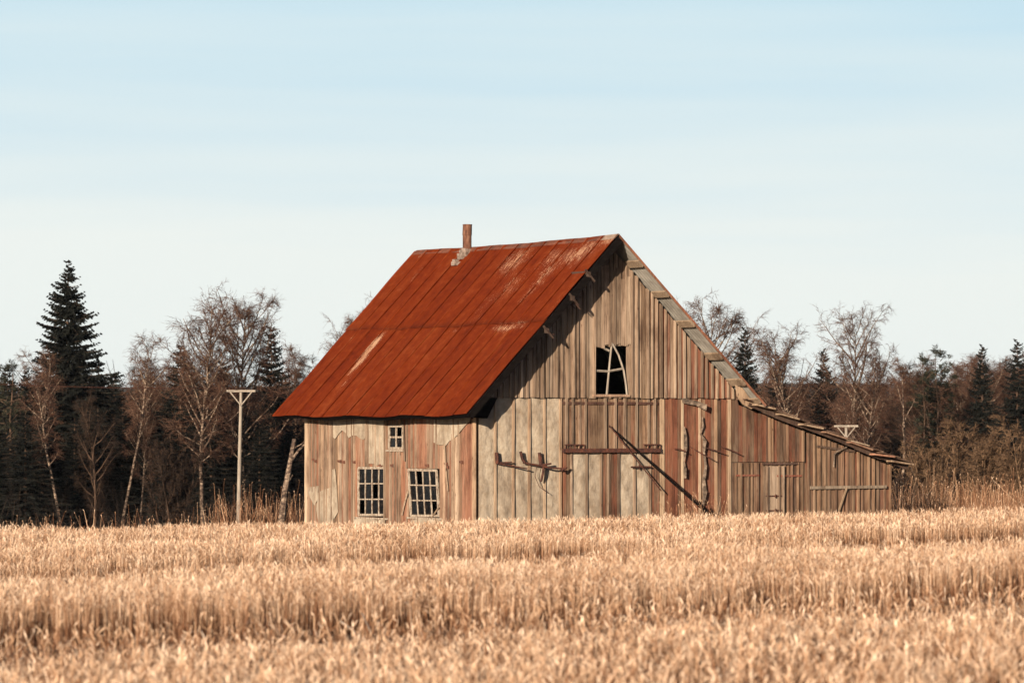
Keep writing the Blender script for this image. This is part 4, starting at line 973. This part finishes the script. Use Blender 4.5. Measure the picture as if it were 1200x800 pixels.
# ------------------------------------------------------------------ straw field
def straw(xy, h, w, r, bend=.25, head=True, lodged=None):
    n = len(xy); base = np.stack([xy[:, 0], xy[:, 1], tz(xy[:, 0], xy[:, 1])-.02], -1)
    az = r.uniform(0, 6.283, n); wd = np.stack([np.cos(az), np.sin(az), np.zeros(n)], -1)*w[:, None]/2
    la = r.uniform(0, 6.283, n); lean = r.normal(0, bend, n) if lodged is None else r.normal(0, 1, n)*lodged
    ld = np.stack([np.cos(la), np.sin(la), np.zeros(n)], -1)
    p1 = base+ld*(lean*h*.35)[:, None]+np.array([0, 0, 1.])*(h*.55)[:, None]
    zz = h*np.sqrt(np.clip(1-np.clip(np.abs(lean), 0, .95)**2, .1, 1)); p2 = base+ld*(lean*h)[:, None]+np.array([0, 0, 1.])*zz[:, None]
    rows = [base-wd, base+wd, p1-wd*.8, p1+wd*.8, p2-wd*.5, p2+wd*.5]
    tip = p2+ld*(np.abs(r.normal(.05, .03, n)))[:, None]+np.stack([0*h, 0*h, r.uniform(.02, .09, n)], -1); hw = wd*r.uniform(.8, 1.7, n)[:, None]
    rows += [p2*.5+tip*.5-hw, p2*.5+tip*.5+hw, tip-wd*.3, tip+wd*.3]
    V = np.stack(rows, 1).reshape(-1, 3); fc = np.array([[0, 1, 3, 2], [2, 3, 5, 4], [4, 5, 7, 6], [6, 7, 9, 8]])
    Fc = (np.arange(n)[:, None, None]*10+fc).reshape(-1, 4)
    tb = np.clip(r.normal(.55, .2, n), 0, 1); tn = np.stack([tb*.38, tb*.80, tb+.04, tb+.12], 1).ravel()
    return V, Fc, np.clip(tn, 0, 1)
r = np.random.default_rng(5)
def vnoise(x, y, s, seed):
    rr_ = np.random.default_rng(seed); g_ = rr_.random((160, 160)); xi = (x/s) % 159; yi = (y/s) % 159; i = xi.astype(int); j = yi.astype(int); fx = xi-i; fy = yi-j; fx = fx*fx*(3-2*fx); fy = fy*fy*(3-2*fy)
    return (g_[i, j]*(1-fx)+g_[i+1, j]*fx)*(1-fy)+(g_[i, j+1]*(1-fx)+g_[i+1, j+1]*fx)*fy
def scatter(y0, y1, dens, margin=1.25):
    n = int((y1-y0)*(y0+y1)/2*.2586*margin*dens); y = np.sqrt(r.uniform(y0**2, y1**2, n)); x = r.uniform(-.5, .5, n)*.2586*margin*y
    m_ = int((y1-y0)*12*dens*.30); ye = r.uniform(y0, y1, m_); xe = (.2586*margin*ye/2+6*r.random(m_))*np.where(r.random(m_) < .5, -1, 1)     # the field goes on beyond the frame
    return np.stack([np.concatenate([x, xe]), np.concatenate([y, ye])], -1)
parts = []
E1 = lambda x: 44.3+.62*x; E2 = lambda x: 61.5+.45*x; E3 = lambda x: 34+.2*x
for (y0, y1, dens) in ((24, 58, 400), (42, 66, 470), (60, 84, 330), (84, 112, 60)):
    xy = scatter(y0, y1, dens); x, y = xy[:, 0]+60, xy[:, 1]; x0 = xy[:, 0]
    wig = (vnoise(x, y, 2.5, 3)-.5)*1.6+(vnoise(x, y, .7, 4)-.5)*.5
    near = y < E1(x0)+wig
    if y0 == 24: keep = near
    elif y0 == 42: keep = (~near) & (y < 63)
    elif y0 == 60: keep = (y > 63)
    else: keep = np.ones(len(y), bool)
    tuft = vnoise(x*1., y*1., .085, 12); mid = vnoise(x, y*.6, .30, 13); patchy = vnoise(x, y, 1.1, 11)
    if y0 == 24:
        d1 = E1(x0)+wig-y; low = np.clip(d1/6, .18, 1); bare = np.abs(y-E3(x0)-wig) < .8
        keep &= (tuft*.45+mid*.35+patchy*.2 > .445) & ~((d1 < 2.6) & (r.random(len(y)) < .90)) & ~(bare & (r.random(len(y)) < .75))
    else:
        e2 = np.abs(y-E2(x0)-wig) < .9; keep &= ~(e2 & (r.random(len(y)) < .96))
        dfr = y-E1(x0)-wig; keep &= (tuft*.55+mid*.45 > .44+.07*(patchy > .6)+.10*np.exp(-np.abs(dfr)/1.2))
    xy = xy[keep]; x, y = x[keep], y[keep]; n = len(xy); low = low[keep] if y0 == 24 else 1
    if y0 == 24:
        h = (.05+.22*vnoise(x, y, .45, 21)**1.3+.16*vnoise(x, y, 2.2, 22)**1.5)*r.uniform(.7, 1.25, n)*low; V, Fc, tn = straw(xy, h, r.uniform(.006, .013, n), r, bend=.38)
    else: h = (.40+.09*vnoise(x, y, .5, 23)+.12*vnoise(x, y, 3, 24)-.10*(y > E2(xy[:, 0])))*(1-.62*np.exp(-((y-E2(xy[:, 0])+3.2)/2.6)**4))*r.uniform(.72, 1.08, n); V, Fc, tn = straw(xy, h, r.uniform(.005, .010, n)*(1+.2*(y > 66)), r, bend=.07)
    tn = np.clip(tn+np.repeat((vnoise(x, y, .9, 31)-.5)*.30+(vnoise(x, y, .16, 32)-.5)*.35, 4), 0, 1)
    parts.append((V, Fc, tn))
# flattened straw litter in the near strip
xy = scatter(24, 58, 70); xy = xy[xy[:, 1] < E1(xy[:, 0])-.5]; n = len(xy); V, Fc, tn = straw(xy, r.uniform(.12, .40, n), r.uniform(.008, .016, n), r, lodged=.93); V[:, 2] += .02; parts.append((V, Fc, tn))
off = 0; VV, FF, TT = [], [], []
for V, Fc, tn in parts: VV.append(V); FF.append(Fc+off); TT.append(tn); off += len(V)
print('stalks', off//10)
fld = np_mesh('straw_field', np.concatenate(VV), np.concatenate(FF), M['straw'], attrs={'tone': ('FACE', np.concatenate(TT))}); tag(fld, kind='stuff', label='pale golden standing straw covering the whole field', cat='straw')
# tall dry grass behind the crest: round the pole, by the wood on the right, at the foot of the barn
def grass_at(px0, px1, Yr, n, hr, top_fn=None):
    px = r.uniform(px0, px1, n); Yd = r.uniform(*Yr, n); xy = np.stack([(px-600)/F*Yd, Yd], -1); h = r.uniform(*hr, n)*(.6+.8*vnoise(xy[:, 0]+50, xy[:, 1], .5, 41)); return straw(xy, h, r.uniform(.010, .022, n), r, bend=.28)
parts = [grass_at(250, 352, (150, 182), 420, (1.2, 2.1)), grass_at(1044, 1230, (140, 178), 2800, (1.2, 2.2)), grass_at(-20, 250, (140, 175), 260, (.8, 1.35)), grass_at(1090, 1230, (150, 170), 260, (1.5, 2.2))]
# clump in front of the gable
px = r.uniform(778, 835, 260); xy = np.array([(Bw(pxu(p_), r.uniform(.2, 1.2), 0).x, Bw(pxu(p_), r.uniform(.2, 1.2), 0).y) for p_ in px]); parts.append(straw(xy, r.uniform(.8, 1.9, 260), r.uniform(.01, .018, 260), r, bend=.35))
px = r.uniform(560, 1042, 500); xy = np.array([(Bw(pxu(p_), r.uniform(.1, .7), 0).x, Bw(pxu(p_), r.uniform(.1, .7), 0).y) for p_ in px]); parts.append(straw(xy, r.uniform(.4, 1.25, 500), r.uniform(.01, .016, 500), r, bend=.3))
off = 0; VV, FF, TT = [], [], []
for V, Fc, tn in parts: VV.append(V); FF.append(Fc+off); TT.append(tn); off += len(V)
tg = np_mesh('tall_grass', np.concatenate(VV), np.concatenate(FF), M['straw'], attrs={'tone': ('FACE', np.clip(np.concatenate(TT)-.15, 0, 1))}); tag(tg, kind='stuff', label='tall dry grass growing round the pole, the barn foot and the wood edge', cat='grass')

# ------------------------------------------------------------------ haze
mb = MB(); mb.box(-5200, 5200, -300, 9100, -60, 90); m, t, p, o = mat('haze_air'); t.nodes.remove(p); pv = N(t, 'ShaderNodeVolumePrincipled')
pv.inputs['Color'].default_value = (.80, .90, 1.0, 1); pv.inputs['Density'].default_value = HAZE; pv.inputs['Anisotropy'].default_value = 0.1
t.links.new(pv.outputs[0], o.inputs['Volume']); hz = mb.build('haze', m); tag(hz, kind='stuff', label='thin pale air haze', cat='haze')

# pale fallen stalks in the near straw
def stick(pa, pb, Ya, Yb, rad, label):
    a = at(*pa, Ya); b = at(*pb, Yb); o = Vector((b.x, b.y, float(tz(b.x, b.y)))); b = Vector((b.x, b.y, o.z+.02)); mb = MB(); c = (a+b)/2+Vector((0, 0, .03))
    mb.tube([a-o, c-o, b-o], [rad*.6, rad, rad], 6); q = mb.build('fallen_stalk', M['pole_wood']); q.location = o; tag(q, label, 'stalk', 'fallen stalks')
stick((399, 727), (431, 743), 42.5, 41.5, .014, 'longer pale stalk fallen slantwise in the near straw')
stick((424, 718), (440, 745), 43, 41.6, .010, 'shorter steeper pale stalk beside the long fallen one')
